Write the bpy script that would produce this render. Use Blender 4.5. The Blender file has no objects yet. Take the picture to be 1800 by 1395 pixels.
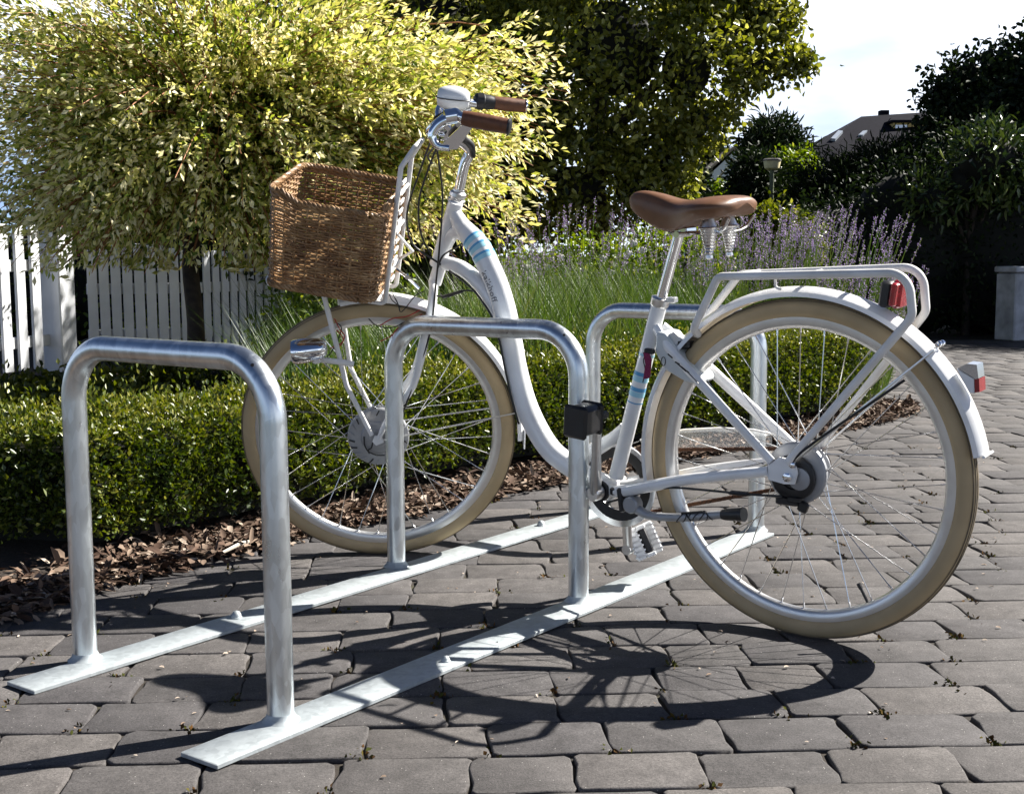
import bpy, math, random
import numpy as np
from mathutils import Vector, Matrix
random.seed(7); RNG = np.random.default_rng(11)
R = math.radians
scene = bpy.context.scene
COL = scene.collection

# ------------------------------------------------------------------ camera, sky, sun, exposure
CAM_F, CAM_H, CAM_PITCH, CAM_ROLL = 2208.55, 0.7901, 0.1134, -0.0051
_cp, _sp, _cr, _sr = math.cos(CAM_PITCH), math.sin(CAM_PITCH), math.cos(CAM_ROLL), math.sin(CAM_ROLL)
_R0 = np.array([1., 0, 0]); _U0 = np.array([0, _sp, _cp]); _F0 = np.array([0, _cp, -_sp])
_RT = _cr*_R0 + _sr*_U0; _UP = _cr*_U0 - _sr*_R0
cam_d = bpy.data.cameras.new('camera'); cam = bpy.data.objects.new('camera', cam_d); COL.objects.link(cam)
cam_d.sensor_width = 36; cam_d.lens = CAM_F/1800*36; cam_d.clip_start = 0.05; cam_d.clip_end = 600
cam.matrix_world = Matrix([[_RT[0], _UP[0], -_F0[0], 0], [_RT[1], _UP[1], -_F0[1], 0], [_RT[2], _UP[2], -_F0[2], CAM_H], [0, 0, 0, 1]])
scene.camera = cam

SUN_AZ, SUN_EL = R(24.5), R(41.5)
world = bpy.data.worlds.new('World'); scene.world = world; world.use_nodes = True
wn, wl = world.node_tree.nodes, world.node_tree.links
wn.clear()
sky = wn.new('ShaderNodeTexSky'); sky.sky_type = 'NISHITA'; sky.sun_disc = False
sky.sun_elevation = SUN_EL; sky.sun_rotation = R(90) - SUN_AZ; sky.air_density = .30; sky.dust_density = .15; sky.ozone_density = 3.0
tcw = wn.new('ShaderNodeTexCoord'); mpw = wn.new('ShaderNodeMapping'); mpw.inputs['Scale'].default_value = (1, 1, 2.6)
nzw = wn.new('ShaderNodeTexNoise'); nzw.inputs['Scale'].default_value = 1.7; nzw.inputs['Detail'].default_value = 7
crw = wn.new('ShaderNodeMapRange'); crw.inputs['From Min'].default_value = .32; crw.inputs['From Max'].default_value = .60
mxw = wn.new('ShaderNodeMixRGB'); cmw = wn.new('ShaderNodeMixRGB'); cmw.inputs[1].default_value = (5.0, 6.1, 7.6, 1); cmw.inputs[2].default_value = (10.2, 10.8, 12.0, 1)
cfw = wn.new('ShaderNodeMapRange'); cfw.inputs['From Min'].default_value = .44; cfw.inputs['From Max'].default_value = .60
bgw = wn.new('ShaderNodeBackground'); bgw.inputs['Strength'].default_value = .05; ouw = wn.new('ShaderNodeOutputWorld')
sxw = wn.new('ShaderNodeSeparateXYZ'); lowc = wn.new('ShaderNodeMapRange'); lowc.interpolation_type = 'SMOOTHSTEP'          # thin cloud and haze lie low in the sky
lowc.inputs['From Min'].default_value = .34; lowc.inputs['From Max'].default_value = .16
dtw = wn.new('ShaderNodeVectorMath'); dtw.operation = 'DOT_PRODUCT'; dtw.inputs[1].default_value = (math.cos(SUN_AZ), math.sin(SUN_AZ), .25)
dmw = wn.new('ShaderNodeMapRange'); dmw.inputs['From Min'].default_value = -.25; dmw.inputs['From Max'].default_value = .60; dmw.inputs['To Min'].default_value = .85
mu1 = wn.new('ShaderNodeMath'); mu1.operation = 'MULTIPLY'; mu2 = wn.new('ShaderNodeMath'); mu2.operation = 'MULTIPLY'; mu2.use_clamp = True
adw = wn.new('ShaderNodeMath'); adw.operation = 'MAXIMUM'
L_ = wl.new
L_(tcw.outputs['Generated'], mpw.inputs[0]); L_(mpw.outputs[0], nzw.inputs['Vector']); L_(nzw.outputs['Fac'], crw.inputs['Value'])
L_(tcw.outputs['Generated'], sxw.inputs[0]); L_(sxw.outputs['Z'], lowc.inputs['Value']); L_(tcw.outputs['Generated'], dtw.inputs[0]); L_(dtw.outputs['Value'], dmw.inputs['Value'])
smw = wn.new('ShaderNodeMapRange'); smw.inputs['From Min'].default_value = .35; smw.inputs['From Max'].default_value = .8; L_(dtw.outputs['Value'], smw.inputs['Value'])
L_(crw.outputs[0], adw.inputs[0]); L_(smw.outputs[0], adw.inputs[1])
L_(adw.outputs[0], mu1.inputs[0]); L_(lowc.outputs[0], mu1.inputs[1]); L_(mu1.outputs[0], mu2.inputs[0]); L_(dmw.outputs[0], mu2.inputs[1])
L_(nzw.outputs['Fac'], cfw.inputs['Value']); L_(cfw.outputs[0], cmw.inputs[0]); L_(cmw.outputs[0], mxw.inputs[2]); L_(mu2.outputs[0], mxw.inputs[0]); L_(sky.outputs[0], mxw.inputs[1]); L_(mxw.outputs[0], bgw.inputs[0]); L_(bgw.outputs[0], ouw.inputs[0])

sun_d = bpy.data.lights.new('sun', 'SUN'); sun_d.energy = 5.0; sun_d.angle = R(.53); sun_d.color = (1, .95, .87)
sun = bpy.data.objects.new('sun', sun_d); COL.objects.link(sun)
SUNV = Vector((math.cos(SUN_AZ)*math.cos(SUN_EL), math.sin(SUN_AZ)*math.cos(SUN_EL), math.sin(SUN_EL)))
sun.rotation_euler = SUNV.to_track_quat('Z', 'Y').to_euler(); sun.location = (6, 3, 6)
scene.view_settings.view_transform = 'Standard'; scene.view_settings.look = 'None'
scene.view_settings.exposure = 1.6; scene.view_settings.gamma = 1; scene.view_settings.use_curve_mapping = False
scene.cycles.max_bounces = 6; scene.cycles.transparent_max_bounces = 8
scene.cycles.diffuse_bounces = 2

# ------------------------------------------------------------------ small geometry tools
def A(*v): return np.array(v, float)
def unit(v): v = np.asarray(v, float); return v/(np.linalg.norm(v)+1e-12)
def view_ray(u, w):
    X = (u-900)/CAM_F; Y = (w-697.5)/CAM_F
    return A(0, 0, CAM_H), _F0 + X*_RT - Y*_UP
def on_ground(u, w, z=0.):
    o, d = view_ray(u, w); return o + d*((z-o[2])/d[2])

def cr(pts, k=6, closed=False):
    P = [np.asarray(p, float) for p in pts]; n = len(P); out = []
    rng = range(n) if closed else range(n-1)
    for i in rng:
        p1, p2 = P[i], P[(i+1) % n]
        p0 = P[i-1] if (closed or i > 0) else 2*p1-p2
        p3 = P[(i+2) % n] if (closed or i < n-2) else 2*p2-p1
        for j in range(k):
            t = j/k
            out.append(.5*((2*p1)+(-p0+p2)*t+(2*p0-5*p1+4*p2-p3)*t*t+(-p0+3*p1-3*p2+p3)*t**3))
    if not closed: out.append(P[-1])
    return out

def bend(pts, r, k=6):
    """polyline with rounded corners of radius r"""
    P = [np.asarray(p, float) for p in pts]; out = [P[0]]
    rr = r if hasattr(r, '__len__') else [r]*len(P)
    for i in range(1, len(P)-1):
        a = unit(P[i-1]-P[i]); b = unit(P[i+1]-P[i]); ang = math.acos(np.clip(a@b, -1, 1))
        if ang > 3.1: out.append(P[i]); continue
        d = rr[i]/math.tan(ang/2); s = P[i]+a*d; e = P[i]+b*d; c = P[i]+unit(a+b)*rr[i]/math.sin(ang/2)
        va, vb = s-c, e-c; th = math.acos(np.clip(unit(va)@unit(vb), -1, 1))
        for j in range(k+1):
            t = j/k; out.append(c+(math.sin((1-t)*th)*va+math.sin(t*th)*vb)/math.sin(th))
    out.append(P[-1]); return out

class MB:
    def __init__(s): s.v = []; s.f = []; s.tone = []
    def add(s, v, f, tone=.5):
        b = len(s.v); s.v += [tuple(p) for p in v]; s.f += [tuple(i+b for i in q) for q in f]; s.tone += [tone]*len(v)
    def tube(s, pts, r, n=10, flat=None, ref=None, closed=False, caps=True, tone=.5):
        P = [np.asarray(p, float) for p in pts]; m = len(P)
        rr = list(r) if hasattr(r, '__len__') else [r]*m
        if len(rr) != m: rr = list(np.interp(np.linspace(0, 1, m), np.linspace(0, 1, len(rr)), rr))
        T = [unit((P[(i+1) % m] if (closed or i < m-1) else P[i])-(P[i-1] if (closed or i > 0) else P[i])) for i in range(m)]
        a = A(0, 0, 1) if abs(T[0][2]) < .9 else A(1, 0, 0)
        if ref is not None: a = np.asarray(ref, float)
        N = unit(a-T[0]*(a@T[0])); V = []
        for i in range(m):
            N = (unit(np.asarray(ref, float)-T[i]*(np.asarray(ref, float)@T[i])) if ref is not None else unit(N-T[i]*(N@T[i])))
            B = np.cross(T[i], N); fl = 1 if flat is None else flat
            for j in range(n):
                t = 2*math.pi*j/n; V.append(P[i]+rr[i]*(math.cos(t)*N+math.sin(t)*B*fl))
        F = []
        for i in range(m if closed else m-1):
            for j in range(n):
                a0 = i*n+j; a1 = i*n+(j+1) % n; b0 = ((i+1) % m)*n+j; b1 = ((i+1) % m)*n+(j+1) % n
                F.append((a0, a1, b1, b0))
        if caps and not closed: F += [tuple(range(n-1, -1, -1)), tuple((m-1)*n+j for j in range(n))]
        s.add(V, F, tone)
    def lathe(s, prof, c, axis, n=20, tone=.5, closed=False):
        """prof: list of (distance along axis, radius)"""
        ax = unit(axis); a = A(0, 0, 1) if abs(ax[2]) < .9 else A(1, 0, 0); u = unit(np.cross(ax, a)); w = np.cross(ax, u)
        V = []; F = []; m = len(prof); c = np.asarray(c, float)
        for h, r in prof:
            for j in range(n):
                t = 2*math.pi*j/n; V.append(c+ax*h+max(r, 1e-5)*(math.cos(t)*u+math.sin(t)*w))
        for i in range(m if closed else m-1):
            for j in range(n):
                k = (i+1) % m; F.append((i*n+j, i*n+(j+1) % n, k*n+(j+1) % n, k*n+j))
        if not closed: F += [tuple(range(n-1, -1, -1)), tuple((m-1)*n+j for j in range(n))]
        s.add(V, F, tone)
    def box(s, c, size, X=(1, 0, 0), Z=(0, 0, 1), bev=0., tone=.5):
        X = unit(X); Z = unit(np.asarray(Z, float)-X*(X@np.asarray(Z, float))); Y = np.cross(Z, X); c = np.asarray(c, float)
        h = np.asarray(size, float)/2
        if bev <= 0:
            V = [c+X*sx*h[0]+Y*sy*h[1]+Z*sz*h[2] for sz in (-1, 1) for sx, sy in ((-1, -1), (1, -1), (1, 1), (-1, 1))]
            s.add(V, [(3, 2, 1, 0), (4, 5, 6, 7), (0, 1, 5, 4), (1, 2, 6, 5), (2, 3, 7, 6), (3, 0, 4, 7)], tone)
        else:
            V = []
            ol = []
            for sx, sy in ((-1, -1), (1, -1), (1, 1), (-1, 1)):
                if sx*sy > 0: q = [(sx*h[0], sy*(h[1]-bev)), (sx*(h[0]-bev), sy*h[1])]
                else: q = [(sx*(h[0]-bev), sy*h[1]), (sx*h[0], sy*(h[1]-bev))]
                if (sx, sy) == (-1, -1): q = [(-h[0], -(h[1]-bev)), (-(h[0]-bev), -h[1])]
                if (sx, sy) == (1, 1): q = [(h[0], h[1]-bev), (h[0]-bev, h[1])]
                ol += q
            levels = [(-h[2], bev), (-(h[2]-bev), 0), (h[2]-bev, 0), (h[2], bev)]
            for z, ins in levels:
                for x, y in ol:
                    V.append(c+X*(x-math.copysign(min(ins, abs(x)), x)*1)+Y*(y-math.copysign(min(ins, abs(y)), y))+Z*z)
            F = [tuple(range(7, -1, -1)), tuple(24+j for j in range(8))]
            for i in range(3):
                for j in range(8): F.append((i*8+j, i*8+(j+1) % 8, (i+1)*8+(j+1) % 8, (i+1)*8+j))
            s.add(V, F, tone)
    def prism(s, outline, d, tone=.5):
        """outline: 3d points of a planar loop, extruded by vector d"""
        n = len(outline); V = [np.asarray(p, float) for p in outline]; V += [p+np.asarray(d, float) for p in V]
        F = [tuple(range(n-1, -1, -1)), tuple(range(n, 2*n))]+[(j, (j+1) % n, n+(j+1) % n, n+j) for j in range(n)]
        s.add(V, F, tone)
    def ball(s, c, r, n=10, tone=.5):
        r = r if hasattr(r, '__len__') else (r, r, r); V = []; F = []; m = max(4, n//2)
        for i in range(1, m):
            ph = math.pi*i/m
            for j in range(n):
                t = 2*math.pi*j/n; V.append((c[0]+r[0]*math.sin(ph)*math.cos(t), c[1]+r[1]*math.sin(ph)*math.sin(t), c[2]+r[2]*math.cos(ph)))
        for i in range(m-2):
            for j in range(n): F.append((i*n+j, (i+1)*n+j, (i+1)*n+(j+1) % n, i*n+(j+1) % n))
        a = len(V); V += [(c[0], c[1], c[2]+r[2]), (c[0], c[1], c[2]-r[2])]
        for j in range(n): F += [(a, j, (j+1) % n), (a+1, (m-2)*n+(j+1) % n, (m-2)*n+j)]
        s.add(V, F, tone)
    def mesh(s, name, sharp=40):
        me = bpy.data.meshes.new(name); me.from_pydata(s.v, [], s.f); me.validate()
        me.polygons.foreach_set('use_smooth', [True]*len(me.polygons))
        if len(me.vertices) == len(s.tone):
            at = me.attributes.new('tone', 'FLOAT', 'POINT'); at.data.foreach_set('value', s.tone)
        me.set_sharp_from_angle(angle=R(sharp)); me.update(); return me

def tag(o, label=None, cat=None, group=None, kind=None):
    if label: o['label'] = label
    if cat: o['category'] = cat
    if group: o['group'] = group
    if kind: o['kind'] = kind
    return o
def obj(name, mb, mat, parent=None, mx=None, sharp=40):
    me = mb.mesh(name, sharp) if isinstance(mb, MB) else mb
    o = bpy.data.objects.new(name, me); COL.objects.link(o)
    if mat is not None and not me.materials: me.materials.append(mat)
    if parent is not None: o.parent = parent
    if mx is not None: o.matrix_local = mx
    return o
def empty(name, loc=(0, 0, 0), mx=None):
    o = bpy.data.objects.new(name, None); COL.objects.link(o); o.empty_display_size = .1
    if mx is not None: o.matrix_world = mx
    else: o.location = loc
    return o
def fast_mesh(name, V, F, tone=None, smooth=False):
    """V (n,3), F (m,k) arrays"""
    me = bpy.data.meshes.new(name); n = len(V); m, k = F.shape
    me.vertices.add(n); me.vertices.foreach_set('co', np.ascontiguousarray(V, dtype=np.float32).ravel())
    me.loops.add(m*k); me.loops.foreach_set('vertex_index', F.astype(np.int32).ravel())
    me.polygons.add(m); me.polygons.foreach_set('loop_start', np.arange(0, m*k, k, dtype=np.int32))
    if smooth: me.polygons.foreach_set('use_smooth', np.ones(m, bool))
    me.update(calc_edges=True)
    if tone is not None:
        at = me.attributes.new('tone', 'FLOAT', 'POINT'); at.data.foreach_set('value', np.asarray(tone, np.float32))
    return me

# ------------------------------------------------------------------ materials
def new_mat(name):
    m = bpy.data.materials.new(name); m.use_nodes = True; nt = m.node_tree; b = nt.nodes['Principled BSDF']; return m, nt, b
def rgb(c): return (c[0], c[1], c[2], 1)
def plain(name, col, rough=.5, metal=0., noise=.12, scale=30., bump=0., coat=0., spec=.5, dirt=None):
    m, nt, b = new_mat(name); N = nt.nodes; L = nt.links
    tc = N.new('ShaderNodeTexCoord'); nz = N.new('ShaderNodeTexNoise'); nz.inputs['Scale'].default_value = scale; nz.inputs['Detail'].default_value = 5
    L.new(tc.outputs['Object'], nz.inputs['Vector'])
    rp = N.new('ShaderNodeValToRGB'); rp.color_ramp.elements[0].position = .3; rp.color_ramp.elements[1].position = .7
    d = dirt if dirt else tuple(c*(1-noise*2) for c in col)
    rp.color_ramp.elements[0].color = rgb(d); rp.color_ramp.elements[1].color = rgb(col)
    L.new(nz.outputs['Fac'], rp.inputs[0]); L.new(rp.outputs[0], b.inputs['Base Color'])
    mr = N.new('ShaderNodeMapRange'); mr.inputs['To Min'].default_value = max(.02, rough*.8); mr.inputs['To Max'].default_value = min(1, rough*1.25)
    L.new(nz.outputs['Fac'], mr.inputs['Value']); L.new(mr.outputs[0], b.inputs['Roughness'])
    b.inputs['Metallic'].default_value = metal; b.inputs['Coat Weight'].default_value = coat; b.inputs['Coat Roughness'].default_value = .08
    b.inputs['Specular IOR Level'].default_value = spec
    if bump:
        bp = N.new('ShaderNodeBump'); bp.inputs['Strength'].default_value = bump; bp.inputs['Distance'].default_value = .002
        L.new(nz.outputs['Fac'], bp.inputs['Height']); L.new(bp.outputs[0], b.inputs['Normal'])
    return m
def leafy(name, cols, trans=.35, rough=.45, spec=.5):
    """leaf colour from the per-leaf attribute; thin and translucent"""
    m, nt, b = new_mat(name); N = nt.nodes; L = nt.links
    at = N.new('ShaderNodeAttribute'); at.attribute_name = 'tone'
    rp = N.new('ShaderNodeValToRGB'); e = rp.color_ramp.elements
    e[0].position = 0; e[0].color = rgb(cols[0]); e[1].position = 1; e[1].color = rgb(cols[-1])
    for i, c in enumerate(cols[1:-1]): q = e.new((i+1)/(len(cols)-1)); q.color = rgb(c)
    L.new(at.outputs['Fac'], rp.inputs[0]); L.new(rp.outputs[0], b.inputs['Base Color'])
    b.inputs['Roughness'].default_value = rough; b.inputs['Specular IOR Level'].default_value = spec
    if trans > 0:
        tr = N.new('ShaderNodeBsdfTranslucent'); hs = N.new('ShaderNodeHueSaturation'); hs.inputs['Value'].default_value = 1.25; hs.inputs['Saturation'].default_value = 1.15; hs.inputs['Hue'].default_value = .49
        L.new(rp.outputs[0], hs.inputs['Color']); L.new(hs.outputs[0], tr.inputs['Color'])
        mx = N.new('ShaderNodeMixShader'); mx.inputs[0].default_value = trans
        L.new(b.outputs[0], mx.inputs[1]); L.new(tr.outputs[0], mx.inputs[2]); L.new(mx.outputs[0], N['Material Output'].inputs['Surface'])
    return m

M_PAINT = plain('white_bicycle_paint', (.82, .83, .84), .28, 0, .03, 12, coat=.5, dirt=(.70, .70, .70))
M_RACKPAINT = plain('white_carrier_paint', (.76, .76, .76), .42, 0, .05, 18, dirt=(.60, .59, .57))
M_CHROME = plain('polished_chrome', (.85, .86, .88), .09, 1, .03, 20)
M_ALU = plain('brushed_aluminium', (.72, .72, .72), .32, 1, .08, 60)
M_RIM = plain('silver_rim_alloy', (.70, .70, .69), .33, .85, .06, 25)
M_HUB = plain('cast_grey_hub_alloy', (.38, .39, .41), .5, .55, .12, 18)
M_BLACK = plain('black_plastic', (.012, .012, .014), .42, 0, .2, 40)
M_RUBBER = plain('black_cable_rubber', (.012, .012, .013), .5, 0, .2, 60)
M_SPOKE = plain('stainless_spoke_steel', (.75, .76, .78), .2, 1, .05, 60)
M_TYRE = plain('beige_tyre_rubber', (.44, .34, .20), .75, 0, .16, 9, bump=.2, dirt=(.34, .255, .14))
M_TREAD = plain('dusty_tyre_tread', (.20, .155, .095), .9, 0, .3, 30, dirt=(.09, .075, .055))
M_LEATHER = plain('tan_saddle_leather', (.150, .068, .030), .42, 0, .10, 55, bump=.25)
M_GRIP = plain('brown_leather_grip', (.145, .052, .02), .5, 0, .2, 80, bump=.35)
M_RUST = plain('rusty_chain_steel', (.10, .042, .02), .7, .4, .4, 200)
M_RED = plain('red_reflector_plastic', (.30, .010, .018), .25, 0, .15, 90, coat=.4)
M_REDWIRE = plain('red_wire_insulation', (.42, .03, .02), .5)
M_STRIPE = plain('blue_stripe_paint', (.10, .36, .62), .3, 0, .03, 20)
M_STRIPE2 = plain('pale_blue_stripe_paint', (.36, .66, .78), .3, 0, .03, 20)
M_LETTER = plain('grey_lettering_print', (.10, .11, .13), .5)
M_WHITEPLASTIC = plain('pearl_white_plastic', (.74, .76, .78), .22, 0, .03, 10, coat=.4)
M_TASSEL = plain('magenta_checked_fabric', (.35, .03, .12), .9, 0, .45, 500)
M_CLEAR, _nt, _b = new_mat('clear_chain_guard_plastic'); _b.inputs['Base Color'].default_value = (.75, .78, .8, 1); _b.inputs['Transmission Weight'].default_value = .0
_b.inputs['Roughness'].default_value = .12; _b.inputs['Alpha'].default_value = .14
M_LENS, _nt, _b = new_mat('clear_lamp_lens'); _b.inputs['Base Color'].default_value = (.55, .57, .60, 1); _b.inputs['Metallic'].default_value = .85; _b.inputs['Roughness'].default_value = .12

# galvanised steel: spangle and streaks
def galv(name, base, rough, metal):
    m, nt, b = new_mat(name); N = nt.nodes; L = nt.links
    tc = N.new('ShaderNodeTexCoord'); mp = N.new('ShaderNodeMapping'); mp.inputs['Scale'].default_value = (1, 1, .35)
    vo = N.new('ShaderNodeTexVoronoi'); vo.inputs['Scale'].default_value = 95; nz = N.new('ShaderNodeTexNoise'); nz.inputs['Scale'].default_value = 14; nz.inputs['Detail'].default_value = 8; nz.inputs['Roughness'].default_value = .7
    L.new(tc.outputs['Object'], mp.inputs[0]); L.new(mp.outputs[0], vo.inputs['Vector']); L.new(mp.outputs[0], nz.inputs['Vector'])
    sp = N.new('ShaderNodeSeparateColor'); L.new(vo.outputs['Color'], sp.inputs[0])
    ad = N.new('ShaderNodeMath'); ad.operation = 'MULTIPLY_ADD'; ad.inputs[1].default_value = .35; L.new(sp.outputs[0], ad.inputs[0]); L.new(nz.outputs['Fac'], ad.inputs[2])
    rp = N.new('ShaderNodeValToRGB'); rp.color_ramp.elements[0].position = .35; rp.color_ramp.elements[1].position = .95
    rp.color_ramp.elements[0].color = rgb(tuple(c*.72 for c in base)); rp.color_ramp.elements[1].color = rgb(base)
    L.new(ad.outputs[0], rp.inputs[0]); L.new(rp.outputs[0], b.inputs['Base Color'])
    mr = N.new('ShaderNodeMapRange'); mr.inputs['To Min'].default_value = rough-.08; mr.inputs['To Max'].default_value = rough+.12; L.new(ad.outputs[0], mr.inputs['Value']); L.new(mr.outputs[0], b.inputs['Roughness'])
    b.inputs['Metallic'].default_value = metal
    bp = N.new('ShaderNodeBump'); bp.inputs['Strength'].default_value = .07; bp.inputs['Distance'].default_value = .001; L.new(nz.outputs['Fac'], bp.inputs['Height']); L.new(bp.outputs[0], b.inputs['Normal'])
    return m
M_GALV = galv('galvanised_steel_tube', (.74, .79, .82), .27, 1.0)
M_GALVFLAT = galv('weathered_galvanised_flat_bar', (.40, .44, .46), .5, .35)

# paving stone
def stone_mat():
    m, nt, b = new_mat('grey_concrete_paving_stone'); N = nt.nodes; L = nt.links
    ge = N.new('ShaderNodeNewGeometry'); at = N.new('ShaderNodeAttribute'); at.attribute_name = 'tone'
    n1 = N.new('ShaderNodeTexNoise'); n1.inputs['Scale'].default_value = 260; n1.inputs['Detail'].default_value = 4; n1.inputs['Roughness'].default_value = .8
    n2 = N.new('ShaderNodeTexNoise'); n2.inputs['Scale'].default_value = 1.6; n2.inputs['Detail'].default_value = 6
    n3 = N.new('ShaderNodeTexNoise'); n3.inputs['Scale'].default_value = 22; n3.inputs['Detail'].default_value = 6; n3.inputs['Roughness'].default_value = .7
    vo = N.new('ShaderNodeTexVoronoi'); vo.inputs['Scale'].default_value = 150
    for n in (n1, n2, n3, vo): L.new(ge.outputs['Position'], n.inputs['Vector'])
    base = N.new('ShaderNodeValToRGB'); e = base.color_ramp.elements; e[0].position = 0; e[0].color = (.050, .047, .049, 1); e[1].position = 1; e[1].color = (.080, .073, .070, 1)
    q = e.new(.5); q.color = (.062, .058, .058, 1); L.new(at.outputs['Fac'], base.inputs[0])
    def mul(a, fac, lo, hi, p0=.3, p1=.7):
        r = N.new('ShaderNodeMapRange'); r.inputs['From Min'].default_value = p0; r.inputs['From Max'].default_value = p1; r.inputs['To Min'].default_value = lo; r.inputs['To Max'].default_value = hi
        L.new(fac, r.inputs['Value']); x = N.new('ShaderNodeMixRGB'); x.blend_type = 'MULTIPLY'; x.inputs[0].default_value = 1; L.new(a, x.inputs[1]); L.new(r.outputs[0], x.inputs[2]); return x.outputs[0]
    c = mul(base.outputs[0], n1.outputs['Fac'], .45, 1.65); c = mul(c, n2.outputs['Fac'], .72, 1.22); c = mul(c, n3.outputs['Fac'], .66, 1.26)
    # pale grit chips in the concrete
    lt = N.new('ShaderNodeMath'); lt.operation = 'LESS_THAN'; lt.inputs[1].default_value = .13; L.new(vo.outputs['Distance'], lt.inputs[0])
    sp = N.new('ShaderNodeSeparateColor'); L.new(vo.outputs['Color'], sp.inputs[0]); gt = N.new('ShaderNodeMath'); gt.operation = 'GREATER_THAN'; gt.inputs[1].default_value = .90; L.new(sp.outputs[0], gt.inputs[0])
    mm = N.new('ShaderNodeMath'); mm.operation = 'MULTIPLY'; L.new(lt.outputs[0], mm.inputs[0]); L.new(gt.outputs[0], mm.inputs[1])
    mx = N.new('ShaderNodeMixRGB'); mx.inputs[2].default_value = (.34, .33, .31, 1); L.new(mm.outputs[0], mx.inputs[0]); L.new(c, mx.inputs[1])
    L.new(mx.outputs[0], b.inputs['Base Color']); b.inputs['Roughness'].default_value = .8; b.inputs['Specular IOR Level'].default_value = .35
    bp = N.new('ShaderNodeBump'); bp.inputs['Strength'].default_value = .55; bp.inputs['Distance'].default_value = .0018
    ad = N.new('ShaderNodeMath'); ad.operation = 'ADD'; L.new(n1.outputs['Fac'], ad.inputs[0]); L.new(n3.outputs['Fac'], ad.inputs[1])
    L.new(ad.outputs[0], bp.inputs['Height']); L.new(bp.outputs[0], b.inputs['Normal']); return m
M_STONE = stone_mat()
def soil_mat(name, c0, c1, c2, scale=14, bump=1.):
    m, nt, b = new_mat(name); N = nt.nodes; L = nt.links
    ge = N.new('ShaderNodeNewGeometry'); nz = N.new('ShaderNodeTexNoise'); nz.inputs['Scale'].default_value = scale; nz.inputs['Detail'].default_value = 9; nz.inputs['Roughness'].default_value = .7
    L.new(ge.outputs['Position'], nz.inputs['Vector']); rp = N.new('ShaderNodeValToRGB'); e = rp.color_ramp.elements
    e[0].position = .35; e[0].color = rgb(c0); e[1].position = .68; e[1].color = rgb(c2); q = e.new(.52); q.color = rgb(c1)
    L.new(nz.outputs['Fac'], rp.inputs[0]); L.new(rp.outputs[0], b.inputs['Base Color']); b.inputs['Roughness'].default_value = .95
    bp = N.new('ShaderNodeBump'); bp.inputs['Strength'].default_value = bump; bp.inputs['Distance'].default_value = .01; L.new(nz.outputs['Fac'], bp.inputs['Height']); L.new(bp.outputs[0], b.inputs['Normal']); return m
M_JOINT = soil_mat('joint_sand_and_moss', (.010, .009, .008), (.026, .020, .015), (.036, .036, .012), 9)
M_SOIL = soil_mat('dark_garden_soil', (.012, .009, .007), (.03, .02, .014), (.05, .034, .022), 40)
M_LAND = soil_mat('green_ground_cover', (.02, .03, .01), (.035, .05, .015), (.05, .055, .03), 2)

# ------------------------------------------------------------------ the setting: ground sheets
def sheet(name, pts, z, mat):
    mb = MB(); mb.add([(p[0], p[1], z) for p in pts], [tuple(range(len(pts)))]); o = obj(name, mb, mat); tag(o, kind='structure'); return o
sheet('ground', [(-150, -40), (150, -40), (150, 300), (-150, 300)], -.03, M_LAND)
sheet('paving_bed', [(-4, -3), (9, -3), (9, 13.5), (2.2, 13.5), (-4, 4)], -.0075, M_JOINT)
MULCH = [(-3.2, .45), (-2.15, 1.55), (-1.15, 2.60), (-.99, 2.93), (-.70, 3.32), (-.50, 3.58), (-.23, 3.85), (.0, 4.12), (.62, 4.74), (1.20, 5.28), (1.62, 5.70), (1.95, 6.12), (2.06, 6.45), (2.02, 6.9), (1.9, 7.6), (2.3, 9.2), (2.6, 13)]
garden = sheet('garden_bed', MULCH+[(-9, 13), (-9, .45)], .003, M_SOIL)
def left_of_mulch(x, y):
    """signed distance to the bed edge, positive inside the bed"""
    best = 1e9; sg = 1
    for (x0, y0), (x1, y1) in zip(MULCH[:-1], MULCH[1:]):
        dx, dy = x1-x0, y1-y0; L2 = dx*dx+dy*dy; t = min(1, max(0, ((x-x0)*dx+(y-y0)*dy)/L2)); px, py = x0+t*dx, y0+t*dy
        d = math.hypot(x-px, y-py)
        if d < best: best = d; sg = 1 if dx*(y-y0)-dy*(x-x0) > 0 else -1
    return best*sg

# ------------------------------------------------------------------ paving stones
def stone_outline(w, h, rnd, n_side=(4, 3)):
    c = min(w, h)*.055*rnd.uniform(.8, 1.6); P = []
    def side(a, b, n, amp):
        for i in range(n):
            t = (i+.5)/n; o = rnd.uniform(-amp, amp); d = unit(A(b[0]-a[0], b[1]-a[1], 0)); P.append((a[0]+(b[0]-a[0])*t-d[1]*o, a[1]+(b[1]-a[1])*t+d[0]*o))
    W, H = w/2, h/2; sk = rnd.uniform(-.008, .008)
    cs = [(-W+sk, -H), (W+sk, -H), (W-sk, H), (-W-sk, H)]
    cc = [c*rnd.uniform(.7, 1.5) for _ in range(4)]
    for i in range(4):
        a, b = cs[i], cs[(i+1) % 4]; d = unit(A(b[0]-a[0], b[1]-a[1], 0)); ca, cb = cc[i], cc[(i+1) % 4]
        s0 = (a[0]+d[0]*ca, a[1]+d[1]*ca); s1 = (b[0]-d[0]*cb, b[1]-d[1]*cb)
        P.append(s0); side(s0, s1, 2 if i % 2 == 0 else 2, .0028 if i % 2 == 0 else .0055); P.append(s1)
    return P
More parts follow.
